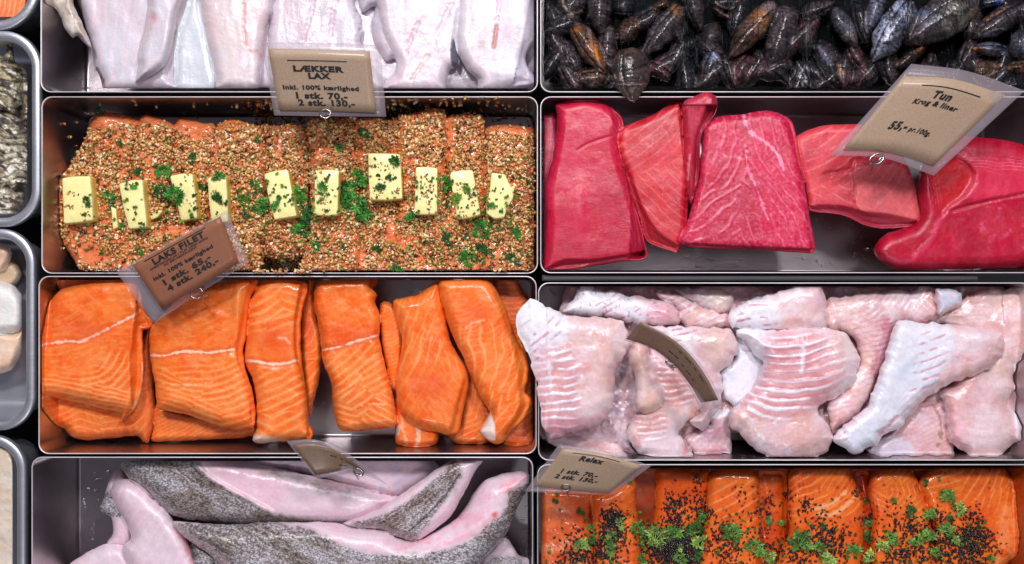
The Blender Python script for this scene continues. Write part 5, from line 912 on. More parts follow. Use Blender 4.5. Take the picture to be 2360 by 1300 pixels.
# ================================================================ topping of the marinated salmon (tray T8)
cls = [(I, J, rr, k) for I, J, rr, k in [(830, 680, 110, 150), (830, 800, 150, 200), (780, 980, 180, 220), (520, 900, 150, 60), (560, 1040, 190, 150), (450, 1080, 140, 60), (1400, 560, 130, 90), (1400, 680, 150, 110), (1600, 560, 130, 70), (1640, 640, 110, 50), (1300, 980, 180, 420), (1480, 900, 170, 420), (1480, 1040, 170, 420), (1180, 900, 120, 160),
       (1820, 860, 160, 90), (1900, 1000, 180, 110), (2100, 600, 200, 30), (1980, 480, 100, 10), (1600, 330, 60, 14), (2150, 900, 160, 50)]]
sx = []; sy = []
for I, J, rr, k in cls:
    for _ in range(k): sx.append(1200+(I+r.randn()*rr*.5)/3.933); sy.append(1020+(J+r.randn()*rr*.5)/3.933)
for I, J, rr, k in [(40, 600, 160, 40), (200, 480, 70, 14), (390, 560, 70, 26), (420, 640, 200, 40), (560, 860, 200, 170), (330, 980, 180, 150), (700, 950, 180, 110), (850, 450, 60, 18), (940, 700, 70, 50), (1250, 680, 180, 60), (1380, 780, 140, 90), (1350, 1000, 240, 190), (1200, 1060, 180, 110), (1620, 680, 120, 40), (1880, 640, 120, 50), (1900, 850, 170, 230), (1850, 970, 200, 260), (1650, 880, 160, 120),
                    (1650, 1060, 240, 170), (2050, 900, 140, 40), (60, 1000, 160, 60), (1100, 860, 120, 20)]:
    for _ in range(k): sx.append(1760+(I+r.randn()*rr*.5)/3.933); sy.append(1020+(J+r.randn()*rr*.5)/3.933)
sx = np.array(sx); sy = np.array(sy); k = (sy > 1082) & (sy < 1330) & (sx > 1248) & (sx < 2350); sx, sy = sx[k], sy[k]
n = len(sx); ph, th = 6, 4
V = []; Q = []
an = r.rand(n)*6.28; z = zat(sx, sy)+.0007+.0012*r.rand(n)
oc = [(1, 0, 0), (.45, .42, 0), (-.45, .5, 0), (-.9, .25, 0), (-.9, -.25, 0), (-.45, -.5, 0), (.45, -.42, 0), (-.1, 0, .45), (-.1, 0, -.45)]
of = [(i, (i+1) % 7, 7) for i in range(7)]+[((i+1) % 7, i, 8) for i in range(7)]
OC = np.array(oc, np.float32)*0.00175
ca, sa = np.cos(an)[:, None], np.sin(an)[:, None]
wx, wy, wz = W(sx, sy, z)
scl = (.8+.35*r.rand(n))[:, None]
X = (OC[:, 0]*ca-OC[:, 1]*sa)*scl+wx[:, None]; Y = (OC[:, 0]*sa+OC[:, 1]*ca)*scl+wy[:, None]; Z = OC[:, 2]*scl+wz[:, None]+OC[:, 0]*(r.rand(n, 1)-.5)
V = np.stack([X, Y, Z], 2).reshape(-1, 3); T = (np.array(of)[None]+9*np.arange(n)[:, None, None]).reshape(-1, 3)
o = mesh('sesame_seeds', V, T, M_seed, np.repeat(np.array([(30, 24, 30)], np.float32)*(0.7+1.0*r.rand(n, 1)), 9, 0), smooth=True)
tagp(o, 'black sesame seeds sprinkled thickly over the marinated salmon', 'sesame seeds', None, 'stuff')
GR = 'parsley on the marinated salmon'
def II(x, y): return (1200+x/3.933, 1020+y/3.933)
def JJ(x, y): return (1760+x/3.933, 1020+y/3.933)
for lab, p, s, dg, n_, hu in [('pale green parsley sprig low on the leftmost marinated piece', II(555, 940), 32, 90, 6, 2), ('parsley leaf touching the second marinated piece at its left edge', II(650, 780), 28, 60, 5, 0), ('dark parsley tuft between the first two marinated pieces', II(645, 860), 34, 270, 6, 1), ('pale parsley leaf amid seeds on the second marinated piece', II(800, 810), 26, 300, 3, 2),
  ('parsley leaf curled at the top of the seed patch on the second piece', II(885, 740), 26, 20, 4, 2), ('flat parsley leaf lower on the second marinated piece', II(790, 945), 32, 0, 4, 0), ('dark parsley bits beside the small card on the second marinated piece', II(985, 375), 16, 80, 3, 1), ('parsley piece near the middle of the leftmost marinated piece', II(535, 640), 20, 60, 4, 1),
  ('tiny dark parsley curl under the skewer of the small card', II(310, 540), 16, 80, 4, 1), ('parsley bit below the loop of the small card skewer', II(320, 462), 14, 10, 4, 0), ('parsley sprig left of the dense seed patch in the sauce channel', II(1050, 790), 36, 100, 6, 0), ('parsley sprig on the lower left of the dense seed patch', II(1100, 870), 36, 300, 6, 2),
  ('largest curly parsley sprig on the dense seed patch', II(1220, 860), 44, 80, 7, 2), ('parsley fan to the right of the largest curly sprig', II(1390, 830), 40, 100, 6, 0), ('parsley leaf at the upper edge of the dense seed patch', II(1655, 700), 30, 60, 5, 0), ('parsley tuft along the right side of the dense seed patch', II(1580, 790), 36, 120, 6, 1),
  ('tall parsley sprig at the right boundary of the dense seed patch', II(1640, 930), 44, 60, 6, 2), ('dark parsley at the bottom right of the dense seed patch', II(1620, 1030), 34, 80, 6, 1), ('parsley bit in the middle of the dense seed patch', II(1430, 960), 18, 30, 4, 2), ('parsley leaf at the bottom frame edge inside the seed patch', II(1430, 1060), 28, 60, 5, 0),
  ('parsley leaf at the bottom frame edge left of the dense patch', II(1085, 1070), 26, 60, 5, 0), ('broad parsley sprig on the piece with diagonal pale lines', II(1915, 820), 42, 70, 7, 0), ('parsley leaf low on the piece with diagonal pale lines', II(2110, 960), 40, 60, 6, 0), ('parsley tuft between the diagonal lined piece and the sunken one', II(2230, 1040), 36, 60, 6, 2),
  ('parsley leaf on the sunken thin piece near its top', JJ(30, 715), 22, 30, 4, 0), ('parsley triangle leaf on the sunken thin piece', JJ(155, 745), 20, 90, 3, 0), ('parsley sprig bottom left of the large rounded piece', JJ(330, 900), 44, 80, 7, 0), ('dark parsley leaf in the middle of the large rounded piece', JJ(525, 765), 20, 30, 4, 1),
  ('pale parsley leaf at the lower middle of the large rounded piece', JJ(400, 940), 20, 10, 3, 2), ('parsley tuft low on the large rounded piece', JJ(500, 960), 28, 70, 5, 0), ('parsley leaves at the bottom frame edge of the large rounded piece', JJ(560, 1070), 36, 30, 6, 2), ('thin upright parsley stalk near the right edge of the large rounded piece', JJ(825, 1000), 34, 95, 3, 0),
  ('parsley leaf on the dark sliver between two marinated pieces', JJ(930, 540), 20, 100, 4, 1), ('parsley tuft halfway down the dark sliver', JJ(955, 740), 26, 100, 5, 0), ('dark parsley tuft lower on the dark sliver', JJ(940, 860), 30, 60, 6, 1), ('pale parsley leaf at the bottom frame edge under the dark sliver', JJ(975, 1050), 36, 120, 5, 2),
  ('single parsley leaf high on the arched marinated piece', JJ(1170, 535), 18, 60, 3, 0), ('dark square parsley leaf right of centre on the arched piece', JJ(1315, 615), 26, 0, 5, 1), ('parsley sprig in the middle of the arched marinated piece', JJ(1150, 865), 30, 350, 6, 0), ('parsley leaf low left on the arched marinated piece', JJ(1080, 950), 30, 60, 5, 2),
  ('flat parsley leaf low right on the arched marinated piece', JJ(1345, 920), 26, 60, 4, 0), ('parsley sprig running down the right edge of the arched piece', JJ(1465, 870), 40, 100, 5, 0), ('small parsley leaf high between arched piece and widest piece', JJ(1455, 362), 16, 0, 4, 1), ('tiny parsley speck near the top of the widest piece', JJ(1580, 330), 11, 0, 3, 0),
  ('parsley sprig standing up on the left of the widest piece', JJ(1660, 490), 34, 80, 6, 0), ('curly pale parsley right of the upright sprig', JJ(1770, 600), 26, 30, 7, 2), ('long parsley strip at the left border of the widest piece', JJ(1520, 620), 34, 280, 5, 0), ('parsley twig lying across the left of the widest piece', JJ(1670, 690), 24, 10, 3, 1),
  ('parsley leaves amid seeds on the lower left of the widest piece', JJ(1650, 790), 34, 50, 6, 0), ('pale pointed parsley leaf beside the seeds on the widest piece', JJ(1720, 885), 24, 0, 3, 2), ('parsley tuft near the bottom left of the widest piece', JJ(1560, 1010), 30, 60, 6, 0), ('lone parsley leaf at the bottom right of the widest piece', JJ(2060, 1060), 18, 80, 4, 0)]:
    sprig(lab, p[0], p[1], s, dg, n_, hu, GR)
flecks('chopped_parsley', 'small green flecks of chopped parsley over the marinated salmon', [JJ(r.uniform(0, 2000), r.uniform(700, 1120))+(r.uniform(5, 11),) for _ in range(110)]+[II(r.uniform(200, 2200), r.uniform(600, 1120))+(r.uniform(5, 11),) for _ in range(110)])
# ================================================================ mussels (tray T5)
def mussel(label, cx, cy, ln, wd, ang, col, zt, ops=(), th=22, nm='mussel', over=False, tipw=0):
    a = math.radians(ang); ux, uy = math.cos(a), -math.sin(a); vx, vy = -uy, ux
    pr = [(1.0, 0), (.9, .10), (.70, .25), (.35, .46), (-.1, .5), (-.5, .47), (-.82, .34), (-.98, .12), (-1.0, -.08), (-.84, -.32), (-.5, -.46), (-.05, -.49), (.4, -.40), (.75, -.20), (.92, -.08)]
    ol = [(cx+ux*u*ln*.5+vx*v*wd, cy+uy*u*ln*.5+vy*v*wd) for u, v in pr]
    tx, ty = cx+ux*ln*.52, cy+uy*ln*.52
    base = dict(p=(54, 46, 52), b=(70, 48, 40), d=(36, 34, 40), s=(80, 82, 98), r=(68, 42, 48), o=(92, 58, 44), g=(46, 42, 46))[col]; ln *= 1.27; wd *= 1.2
    o = [N(20, tuple(min(255, v*1.7+8) for v in base), .6, .5, .2, int(cx), st=(1, 1)), N(9, (116, 92, 92), .5, .62, .07, int(cy)+3), F([(tx, ty, 100, 'r', 0, 9, 1)], tuple(v*.45 for v in base), .55, .4, warp=4, dz=-.35, soft=8),
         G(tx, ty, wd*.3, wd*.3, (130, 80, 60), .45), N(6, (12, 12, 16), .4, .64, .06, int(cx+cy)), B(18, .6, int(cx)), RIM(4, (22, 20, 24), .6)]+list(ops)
    if int(cx) % 5 < 3: o += [K([(cx-ux*ln*.42+vx*wd*.12, cy-uy*ln*.42+vy*wd*.12), (cx+vx*wd*.2, cy+vy*wd*.2), (cx+ux*ln*.46, cy+uy*ln*.46)], 3.5, (14, 12, 14), .9, .5, 1, -1.2), K([(cx-ux*ln*.40+vx*wd*.20, cy-uy*ln*.40+vy*wd*.20), (cx+vx*wd*.27, cy+vy*wd*.27), (cx+ux*ln*.42+vx*wd*.06, cy+uy*ln*.42+vy*wd*.06)], 2.4, tuple(min(255, v*1.9+30) for v in base), .6, .6, 2)]
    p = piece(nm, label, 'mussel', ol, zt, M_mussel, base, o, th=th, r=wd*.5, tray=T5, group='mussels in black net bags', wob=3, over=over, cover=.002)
    return p
fillm = [(1290, 60), (1400, 110), (1480, 50), (1560, 60), (1420, 190), (1320, 140), (1560, 130), (1650, 130), (1700, 40), (1780, 160), (1860, 90), (1900, 190), (1990, 60), (2000, 170), (2100, 60), (2230, 130), (2330, 20), (2240, 60), (2120, 170), (2200, 190), (2300, 180), (1600, 20)]
pad = piece('dark_gap_sheet', 'dark sheet added beneath the mussels to blacken the gaps', 'dark sheet', [(1256, -150, 1), (2376, -150, 1), (2376, 180), (2300, 196), (1300, 196), (1256, 170)], -58, M_gap_dark, (12, 14, 16), [B(30, 4, 3), B(9, .5, 5)], tray=T5, th=8, r=14)  # near-black sheet added so the gaps between shells go dark
pad['kind'] = 'stuff'
fillm += [(1270+k*52, 150+(k*37) % 46) for k in range(21)]
for k, (x, y) in enumerate(fillm):
    mussel('dark mussel mostly buried under the others in the net bags', x, y, 108, 52, 200+(k*67) % 120, 'dp'[k % 2], -26)
bl = (112, 126, 166)
MUS = [('rounded grey mussel with a pale lip in the top left of the tray', 1319, 6, 84, 66, 60, 'g', -28, (K([(1296, -8), (1300, 14), (1316, 30), (1340, 26)], 6, (190, 164, 140), .8),)),
 ('dark mussel behind the net strands at the top left', 1278, 45, 110, 46, 110, 'd', -34, ()),
 ('smooth slate mussel at the top between two larger ones', 1438, 8, 60, 48, 60, 'd', -30, ()),
 ('purple brown mussel along the left side of the first bag', 1288, 108, 104, 50, 300, 'p', -28, ()),
 ('large upright mussel with a cream lip, top of the first bag', 1383, 28, 108, 56, 272, 'p', -16, (K([(1356, 50), (1366, 70), (1380, 82), (1392, 82)], 5, (196, 160, 120), .9, .5, 1, .6), K([(1401, -10), (1398, 40), (1394, 76)], 3, (10, 10, 14), .8))),
 ('brown oval mussel in the middle of the first bag', 1449, 73, 76, 54, 238, 'b', -24, ()),
 ('small reddish twig-like mussel tip at the top of the first bag', 1523, 10, 44, 26, 200, 'o', -26, ()),
 ('hairy brown mussel lying low at the left end of the first bag', 1356, 180, 98, 52, 185, 'b', -22, ()),
 ('reddish mussel half hidden beneath the wedge shaped one', 1517, 160, 72, 44, 150, 'r', -26, ()),
 ('long slanting mussel with a tan pointed lower tip, right of the first bag', 1526, 74, 156, 58, 232, 'p', -12, (K([(1476, 120), (1520, 60), (1566, 0)], 5, (146, 136, 144), .7, .6, 3), G(1556, 22, 14, 14, (180, 104, 40), .7), K([(1500, 110), (1530, 70), (1550, 30)], 3, (16, 14, 18), .7))),
 ('amber streaked mussel with a highlight painted along it, centre of the first bag', 1361, 112, 140, 56, 303, 'o', -10, (K([(1356, 55), (1362, 90), (1372, 125), (1386, 160)], 9, (176, 160, 180), .6, .8, 2), G(1374, 122, 7, 26, (206, 116, 30), .9, 0, -20), G(1335, 80, 26, 16, (80, 64, 40), .7), G(1330, 70, 7, 7, (196, 120, 50), .8))),  # long pale stroke paints a highlight down the shell
 ('wedge shaped mussel overhanging the tray rim above the tuna', 1456, 172, 128, 88, 275, 'b', 11, (G(1430, 155, 20, 26, (34, 34, 44), .9), K([(1416, 172), (1424, 184), (1438, 182)], 5, (170, 146, 118), .9), G(1436, 230, 9, 6, (130, 80, 48), .8), N(14, (44, 34, 38), .7, .5, .1, 4)), True),
 ('pale lipped dark mussel at the top of the second bag', 1674, 2, 76, 44, 10, 'd', -28, (K([(1650, 6), (1670, 18), (1700, 16), (1716, 4)], 5, (176, 156, 136), .9),)),
 ('small pinkish mussel under the pale lipped one', 1662, 30, 50, 20, 330, 'r', -30, (G(1680, 36, 12, 8, (190, 140, 130), .8),)),
 ('dark round mussel behind fanned net strands', 1638, 82, 74, 60, 60, 'd', -38, ()),
 ('steel blue topped mussel at the lower left of the second bag', 1636, 156, 78, 50, 250, 'p', -22, (G(1638, 130, 18, 12, (140, 150, 196), .8),)),
 ('red brown mussel at the bottom of the second bag', 1710, 162, 84, 54, 235, 'r', -20, ()),
 ('slender reddish mussel with tips at both ends behind the dark one', 1812, 112, 214, 50, 222, 'r', -24, ()),
 ('large golden brown mussel slanting across the second bag', 1733, 70, 168, 62, 230, 'b', -6, (G(1755, 42, 20, 20, (196, 122, 50), .75), G(1775, 16, 22, 16, (140, 118, 130), .8), K([(1780, 24), (1720, 70), (1680, 120)], 4, (20, 14, 12), .8, .6, 2, -.6), K([(1790, 32), (1740, 90), (1690, 134)], 3, (190, 130, 70), .5, .6, 3))),
 ('dark purple mussel with a silvery spot right of the golden one', 1799, 84, 162, 66, 253, 'p', -8, (G(1832, 92, 7, 9, (214, 210, 220), .9), K([(1820, 20), (1790, 60), (1770, 120)], 3, (150, 120, 90), .6, .6, 4))),
 ('dark mussel with a blue fleck at the top centre', 1885, 20, 88, 42, 20, 'p', -26, (G(1865, 37, 5, 3, bl, .9),)),
 ('greyish lilac mussel with scuffed shell in the third bag', 1948, 64, 110, 46, 300, 's', -14, (G(1960, 90, 20, 16, (140, 116, 84), .6),)),
 ('barnacle crusted mussel low in the third bag', 1850, 170, 66, 36, 110, 'g', -24, (N(4, (190, 190, 196), .8, .55, .06, 3),)),
 ('blue black mussel with an amber edge low in the third bag', 1914, 146, 116, 60, 300, 'd', -18, (K([(1930, 150), (1944, 175), (1934, 196)], 7, (190, 112, 40), .8, .7, 3), K([(1888, 110), (1900, 130), (1912, 148)], 10, (120, 126, 160), .7, .8, 4), G(1888, 195, 5, 7, bl, .8))),
 ('rust coloured mussel end by the rim under the silver one', 1972, 182, 80, 40, 20, 'r', -32, ()),
 ('rough reddish mussel left of the big silver blue one', 1976, 132, 84, 40, 300, 'r', -26, ()),
 ('bluish shiny mussel standing behind the big silver blue one', 2013, 34, 96, 46, 250, 's', -18, ()),
 ('slim orange tipped mussel left of the price card', 2104, 126, 100, 34, 40, 'b', -22, (G(2130, 112, 18, 10, (190, 116, 60), .8),)),
 ('tiny wrinkled mussel tip touching the top edge of the price card', 2145, 138, 42, 30, 70, 'p', -20, ()),
 ('big silver blue mussel with cracked lower end, brightest in the tray', 2056, 74, 172, 76, 237, 's', 0, (N(22, (206, 214, 240), .8, .5, .12, 3), N(16, bl, .6, .6, .1, 7), G(2025, 122, 28, 22, (150, 152, 172), .8), N(5, (24, 22, 30), .8, .63, .05, 5), K([(2010, 138), (2030, 146), (2050, 128)], 4, (206, 196, 210), .7))),
 ('widest mussel, grey green with a blue patch on its left shoulder', 2166, 46, 206, 98, 213, 'g', -4, (G(2132, 34, 22, 16, bl, .7), N(12, (132, 132, 116), .6, .5, .1, 5, area=[(2160, -20), (2270, -20), (2260, 60), (2170, 70)]), G(2110, 68, 40, 16, (128, 100, 116), .6), K([(2250, 20), (2246, 44), (2228, 60)], 5, (170, 120, 70), .8))),  # left shoulder tinted blue
 ('blue mussel cut by the top edge of the frame at the right', 2292, 2, 60, 26, 10, 's', -20, (N(14, (90, 120, 214), .9, .45, .1, 2),)),
 ('slanting dark mussel with a pale wavy crack, upper right', 2302, 50, 152, 58, 212, 'p', -8, (K([(2256, 80), (2270, 78), (2300, 66), (2318, 68)], 4, (206, 190, 190), .9, .5, 2), K([(2250, 50), (2290, 36), (2320, 16)], 5, (200, 130, 60), .7, .6, 3))),
 ('blue mussel with an orange tip pointing left at the right side', 2280, 113, 80, 38, 175, 's', -16, (G(2250, 116, 12, 9, (214, 130, 70), .9), G(2310, 110, 20, 16, (30, 40, 60), .8))),
 ('round steel blue mussel at the right frame edge', 2352, 98, 74, 54, 90, 's', -12, ()),
 ('round rimmed brown mussel above the right part of the price card', 2275, 158, 72, 48, 10, 'b', -24, (K([(2242, 148), (2258, 137), (2290, 137), (2308, 150)], 4, (150, 106, 84), .8),)),
 ('orange brown mussel at the right frame edge above the price card', 2352, 154, 66, 34, 180, 'o', -20, ()),
 ('dark mussel right of the card top, at the frame edge', 2345, 190, 80, 40, 30, 'd', -30, ())]
for m in MUS: mussel(*(list(m[:8])+[m[8]]), over=(len(m) > 9), th=(13 if len(m) > 9 else 22))
def tube(pts, rad, n=5):
    P = [Vector(p) for p in pts]; V = []; Q = []
    for i, p in enumerate(P):
        d = (P[min(i+1, len(P)-1)]-P[max(i-1, 0)]).normalized()
        u = d.cross(Vector((0, 0, 1))); u = Vector((1, 0, 0)) if u.length < 1e-4 else u.normalized(); v = d.cross(u).normalized()
        rr = rad if np.isscalar(rad) else rad[i]
        for k in range(n):
            a = 2*math.pi*k/n; q = p+(u*math.cos(a)+v*math.sin(a))*rr; V.append(tuple(q))
            if i < len(P)-1: Q.append((i*n+k, i*n+(k+1) % n, (i+1)*n+(k+1) % n, (i+1)*n+k))
    return V, Q
M_net = flesh('wet_net', 0.28, 0, (0.001,)*3, ((900, .3),), .5, var=.3)
def net(label, strands):
    V = []; Q = []
    for pts, w in strands:
        pl = catmull(pts, False, 5)
        z = zat(pl[:, 0], pl[:, 1]); z = np.maximum(z, np.maximum(np.roll(z, 1), np.roll(z, -1))); z = np.convolve(np.pad(z, 4, 'edge'), np.ones(9)/9, 'valid') * .3+z*.7
        z = np.maximum(z, -.075)
        q = [W(a, b, c+.0011) for (a, b), c in zip(pl, z)]
        v, f = tube(q, w, 4); o = len(V); V += v; Q += [tuple(i+o for i in t) for t in f]
    c = np.tile(np.array([(30, 32, 34)], np.float32), (len(V), 1)); c *= 0.6+1.6*(vn(np.arange(len(V))/9., np.zeros(len(V)), 3)[:, None])**3
    o = mesh('net_bag', V, Q, M_net, c); tagp(o, label, 'net bag', 'black net bags round the mussels')
def bag(label, x0, x1, n, seed):
    rr = np.random.RandomState(seed); st = []
    for k in range(n):
        t = k/(n-1); u = abs(t-.5)*2; xt = x0+(x1-x0)*t
        cx = (x0+x1)/2; bow = (xt-cx)*.12
        pts = [(xt+rr.uniform(-8, 8)-bow, -30), (xt+bow+rr.uniform(-10, 10), 40), (xt+bow*1.4+rr.uniform(-12, 12), 110), (cx+(xt-cx)*.85+rr.uniform(-14, 14), 170), (cx+(xt-cx)*.55+rr.uniform(-16, 16), 203+rr.uniform(-6, 3))]
        st.append((pts, .00020+.00008*rr.rand()))
    for k in range(n//2):
        y = -10+200*k/(n//2); st.append(([(x0+rr.uniform(-4, 10), y+rr.uniform(-25, 25)), ((x0+x1)/2+rr.uniform(-30, 30), y+rr.uniform(-10, 40)), (x1+rr.uniform(-10, 4), y+rr.uniform(-25, 25))], .00024))
    # bunched side strands
    for k in range(n//2):
        for xs_ in (x0, x1):
            st.append(([(xs_+rr.uniform(-9, 9), -20), (xs_+rr.uniform(-10, 10), 70), (xs_+rr.uniform(-10, 10)+(4 if xs_ == x0 else -4), 140), (xs_+(20 if xs_ == x0 else -20)+rr.uniform(-10, 10), 198)], .00024))
    net(label, st)
bag('black net bag round the leftmost heap of mussels', 1264, 1578, 18, 2)
bag('black net bag round the second heap of mussels', 1598, 1846, 16, 3)
bag('black net bag round the third heap of mussels', 1858, 2090, 14, 4)
bag('black net bag round the mussels behind the tilted grey price card', 2100, 2352, 15, 5)
# ================================================================ price cards
def plain(name, col, rough, alpha=None, coat=.0, noise=0):
    m, nt, b = new_mat(name); b.inputs['Base Color'].default_value = lc(col); b.inputs['Roughness'].default_value = rough; b.inputs['Coat Weight'].default_value = coat; b.inputs['Coat Roughness'].default_value = .2
    if noise:
        tc = node(nt, 'ShaderNodeTexCoord'); n_ = node(nt, 'ShaderNodeTexNoise'); n_.inputs['Scale'].default_value = 700; n_.inputs['Detail'].default_value = 5; nt.links.new(tc.outputs['Object'], n_.inputs['Vector'])
        mx = node(nt, 'ShaderNodeMix', data_type='RGBA'); mx.inputs[6].default_value = lc([v*(1-noise) for v in col]); mx.inputs[7].default_value = lc([min(255, v*(1+noise)) for v in col])
        mr = node(nt, 'ShaderNodeMapRange'); mr.inputs[1].default_value = .35; mr.inputs[2].default_value = .65; nt.links.new(n_.outputs[0], mr.inputs[0]); nt.links.new(mr.outputs[0], mx.inputs[0]); nt.links.new(mx.outputs[2], b.inputs['Base Color'])
    if alpha is not None:
        tr = node(nt, 'ShaderNodeBsdfTransparent'); ms = node(nt, 'ShaderNodeMixShader'); ms.inputs[0].default_value = alpha
        nt.links.new(tr.outputs[0], ms.inputs[1]); nt.links.new(b.outputs[0], ms.inputs[2]); nt.links.new(ms.outputs[0], nt.nodes['Material Output'].inputs[0])
    return m
M_kraft = plain('kraft_paper', (166, 140, 118), .6, None, .3, .05)
M_kraft_red_lit = plain('kraft_paper_red_lit', (142, 88, 62), .6, None, .3, .05)  # same kraft with reddish reflected light put into its colour
M_kraft3 = plain('kraft_paper_translucent', (128, 100, 82), .5, .86, .3, .06)
M_film = plain('laminate_film', (196, 180, 190), .25, .27, .5)
M_ink = plain('black_ink', (22, 22, 24), .5)
def surf(top, bot):
    """bent sheet between a top and a bottom edge, each a list of (px, py, z_mm)"""
    def cm3(pts):
        P = [np.array(p, float) for p in pts]; n = len(P)
        def f(u):
            t = u*(n-1); i = min(max(int(math.floor(t)), 0), n-2); t -= i
            p1, p2 = P[i], P[i+1]; p0 = P[i-1] if i > 0 else 2*p1-p2; p3 = P[i+2] if i < n-2 else 2*p2-p1
            return .5*((2*p1)+(-p0+p2)*t+(2*p0-5*p1+4*p2-p3)*t*t+(-p0+3*p1-3*p2+p3)*t**3)
        return f
    a, b = cm3(top), cm3(bot)
    def g(u, v, lift=0.0):
        p = a(u)*(1-v)+b(u)*v; return W(p[0], p[1], p[2]/1000.0+lift)
    return g
def sheet(name, g, mat, parent, u0=0, u1=1, v0=0, v1=1, lift=0, n=16, m=6, thick=.0003):
    V = []; Fs = []
    for L in (lift, lift-thick):
        for i in range(n+1):
            for j in range(m+1): V.append(g(u0+(u1-u0)*i/n, v0+(v1-v0)*j/m, L))
    o = (n+1)*(m+1)
    for i in range(n):
        for j in range(m):
            a = i*(m+1)+j; q = (a, a+1, a+m+2, a+m+1); Fs.append(q); Fs.append(tuple(o+k for k in q[::-1]))
    bd = [i*(m+1) for i in range(n+1)]+[n*(m+1)+j for j in range(1, m+1)]+[i*(m+1)+m for i in range(n-1, -1, -1)]+[j for j in range(m-1, 0, -1)]
    for k in range(len(bd)):
        a, b = bd[k], bd[(k+1) % len(bd)]; Fs.append((a, b, o+b, o+a))
    me = mesh(name, np.array(V), Fs, mat, parent=parent); return me
def lettering(g, parent, lines, aspect, lift=.0006):
    """lines: (text, u centre, v baseline, height as fraction of card height, width scale, shear, bold)"""
    V = []; Fs = []
    for text, u0, u1, vb, h, bold in lines:
        cu = bpy.data.curves.new('txt', 'FONT'); cu.body = text; cu.size = 1; cu.offset = bold; cu.resolution_u = 3; cu.space_character = 1.12
        ob = bpy.data.objects.new('txt', cu); C.objects.link(ob); bpy.context.view_layer.update()
        me = ob.evaluated_get(bpy.context.evaluated_depsgraph_get()).to_mesh()
        o = len(V)
        xx = [v.co.x for v in me.vertices]; xa, xb = min(xx), max(xx)
        for v in me.vertices: V.append(g(u0+(v.co.x-xa)/(xb-xa)*(u1-u0), vb-v.co.y*h, lift))
        Fs += [tuple(o+i for i in p.vertices) for p in me.polygons]
        ob.to_mesh_clear(); bpy.data.objects.remove(ob); bpy.data.curves.remove(cu)
    return mesh('lettering', np.array(V), Fs, M_ink, parent=parent, smooth=False)
def wire(parent, loop, rx, ry, rot, tail, z, rad=.0008, turns=1.6, zr=2):
    pts = []; r_ = math.radians(rot)
    for k in range(int(26*turns)):
        a = 2*math.pi*k/26; x, y = rx*math.cos(a), ry*math.sin(a)
        pts.append(W(loop[0]+x*math.cos(r_)-y*math.sin(r_), loop[1]+x*math.sin(r_)+y*math.cos(r_), (z+zr*k/26)/1000.))
    e = pts[0]; tl = [W(*t[:2], t[2]/1000.) for t in tail]
    pts = tl[::-1]+pts
    v, f = tube(pts, rad, 7); return mesh('wire_skewer', v, f, M_wire, parent=parent)
def card(label, paper, film, lines, aspect, rule=None, mat=None, wr=None, filmmat=None, lift=.0):
    c = paper[1][0]; loc = W(c[0], c[1], c[2]/1000.)
    t = empty('price_card', loc, label, 'price card', 'laminated price cards on wire skewers')
    gf = surf(*film); gp = surf(*paper)
    bpy.context.view_layer.update()
    sheet('film', gf, filmmat or M_film, t, lift=0)
    sheet('card_sheet', gp, mat or M_kraft, t, lift=.0009+lift)
    if lines: lettering(gp, t, lines, aspect, .0013+lift)
    if rule: sheet('ruled_line', gp, M_ink, t, *rule, lift=.0013+lift, n=12, m=1, thick=.0001)
    if wr: wire(t, *wr)
    return t
card('upright brown price card with LÆKKER LAX lettering between cod and nut salmon',
     ([(617, 112, 62), (735, 114, 63), (852, 118.5, 62)], [(643, 254, 34), (755, 256, 34), (867, 259.5, 34)]),
     ([(602, 97, 65), (740, 99, 66), (876, 104, 65)], [(632, 266, 31), (760, 268, 31), (890, 269, 31)]),
     [('LÆKKER', .215, .72, .36, .125, .06), ('LAX', .355, .58, .475, .125, .06), ('Inkl. 100% kærlighed', .08, .85, .655, .095, .05), ('1 stk. 70,-', .20, .725, .80, .135, .05), ('2 stk. 130,-', .21, .79, .915, .135, .05)], 1.62, (.17, .76, .178, .192), None,
     ((750, 262), 12.5, 10, 0, [(748, 272, 40), (757, 288, 10), (760, 304, -26)], 42, .0008, 1.9, 1))
card('tilted brown price card, red reflection painted in, with LAKS FILET lettering over the salmon rim',
     ([(305, 611, 44), (405, 555, 50), (508, 498.5, 54)], [(373, 712, 26), (462, 660, 32), (551, 605, 36)]),
     ([(268, 627, 38), (395, 555, 45), (523, 484, 49)], [(355, 745, 16), (463, 674, 22), (573, 606, 29)]),
     [('LAKS FILET', .19, .78, .20, .165, .045), ('ANRETNINGSKLAR I FILET UDEN SKIND', .12, .80, .265, .055, .03), ('OG BEN NEDFALDENT', .27, .66, .32, .055, .03), ('inkl. 100% kærlighed', .10, .81, .47, .10, .05), ('1 stk. 65,-', .17, .74, .64, .15, .05), ('4 stk. 240,-', .17, .80, .78, .15, .05)], 1.95, (.12, .82, .045, .058), M_kraft_red_lit,
     ((453, 676), 14, 11.5, -25, [(466, 684, 26), (470, 696, 10), (478, 707, -8)], 28, .0007, 1.7, 1))
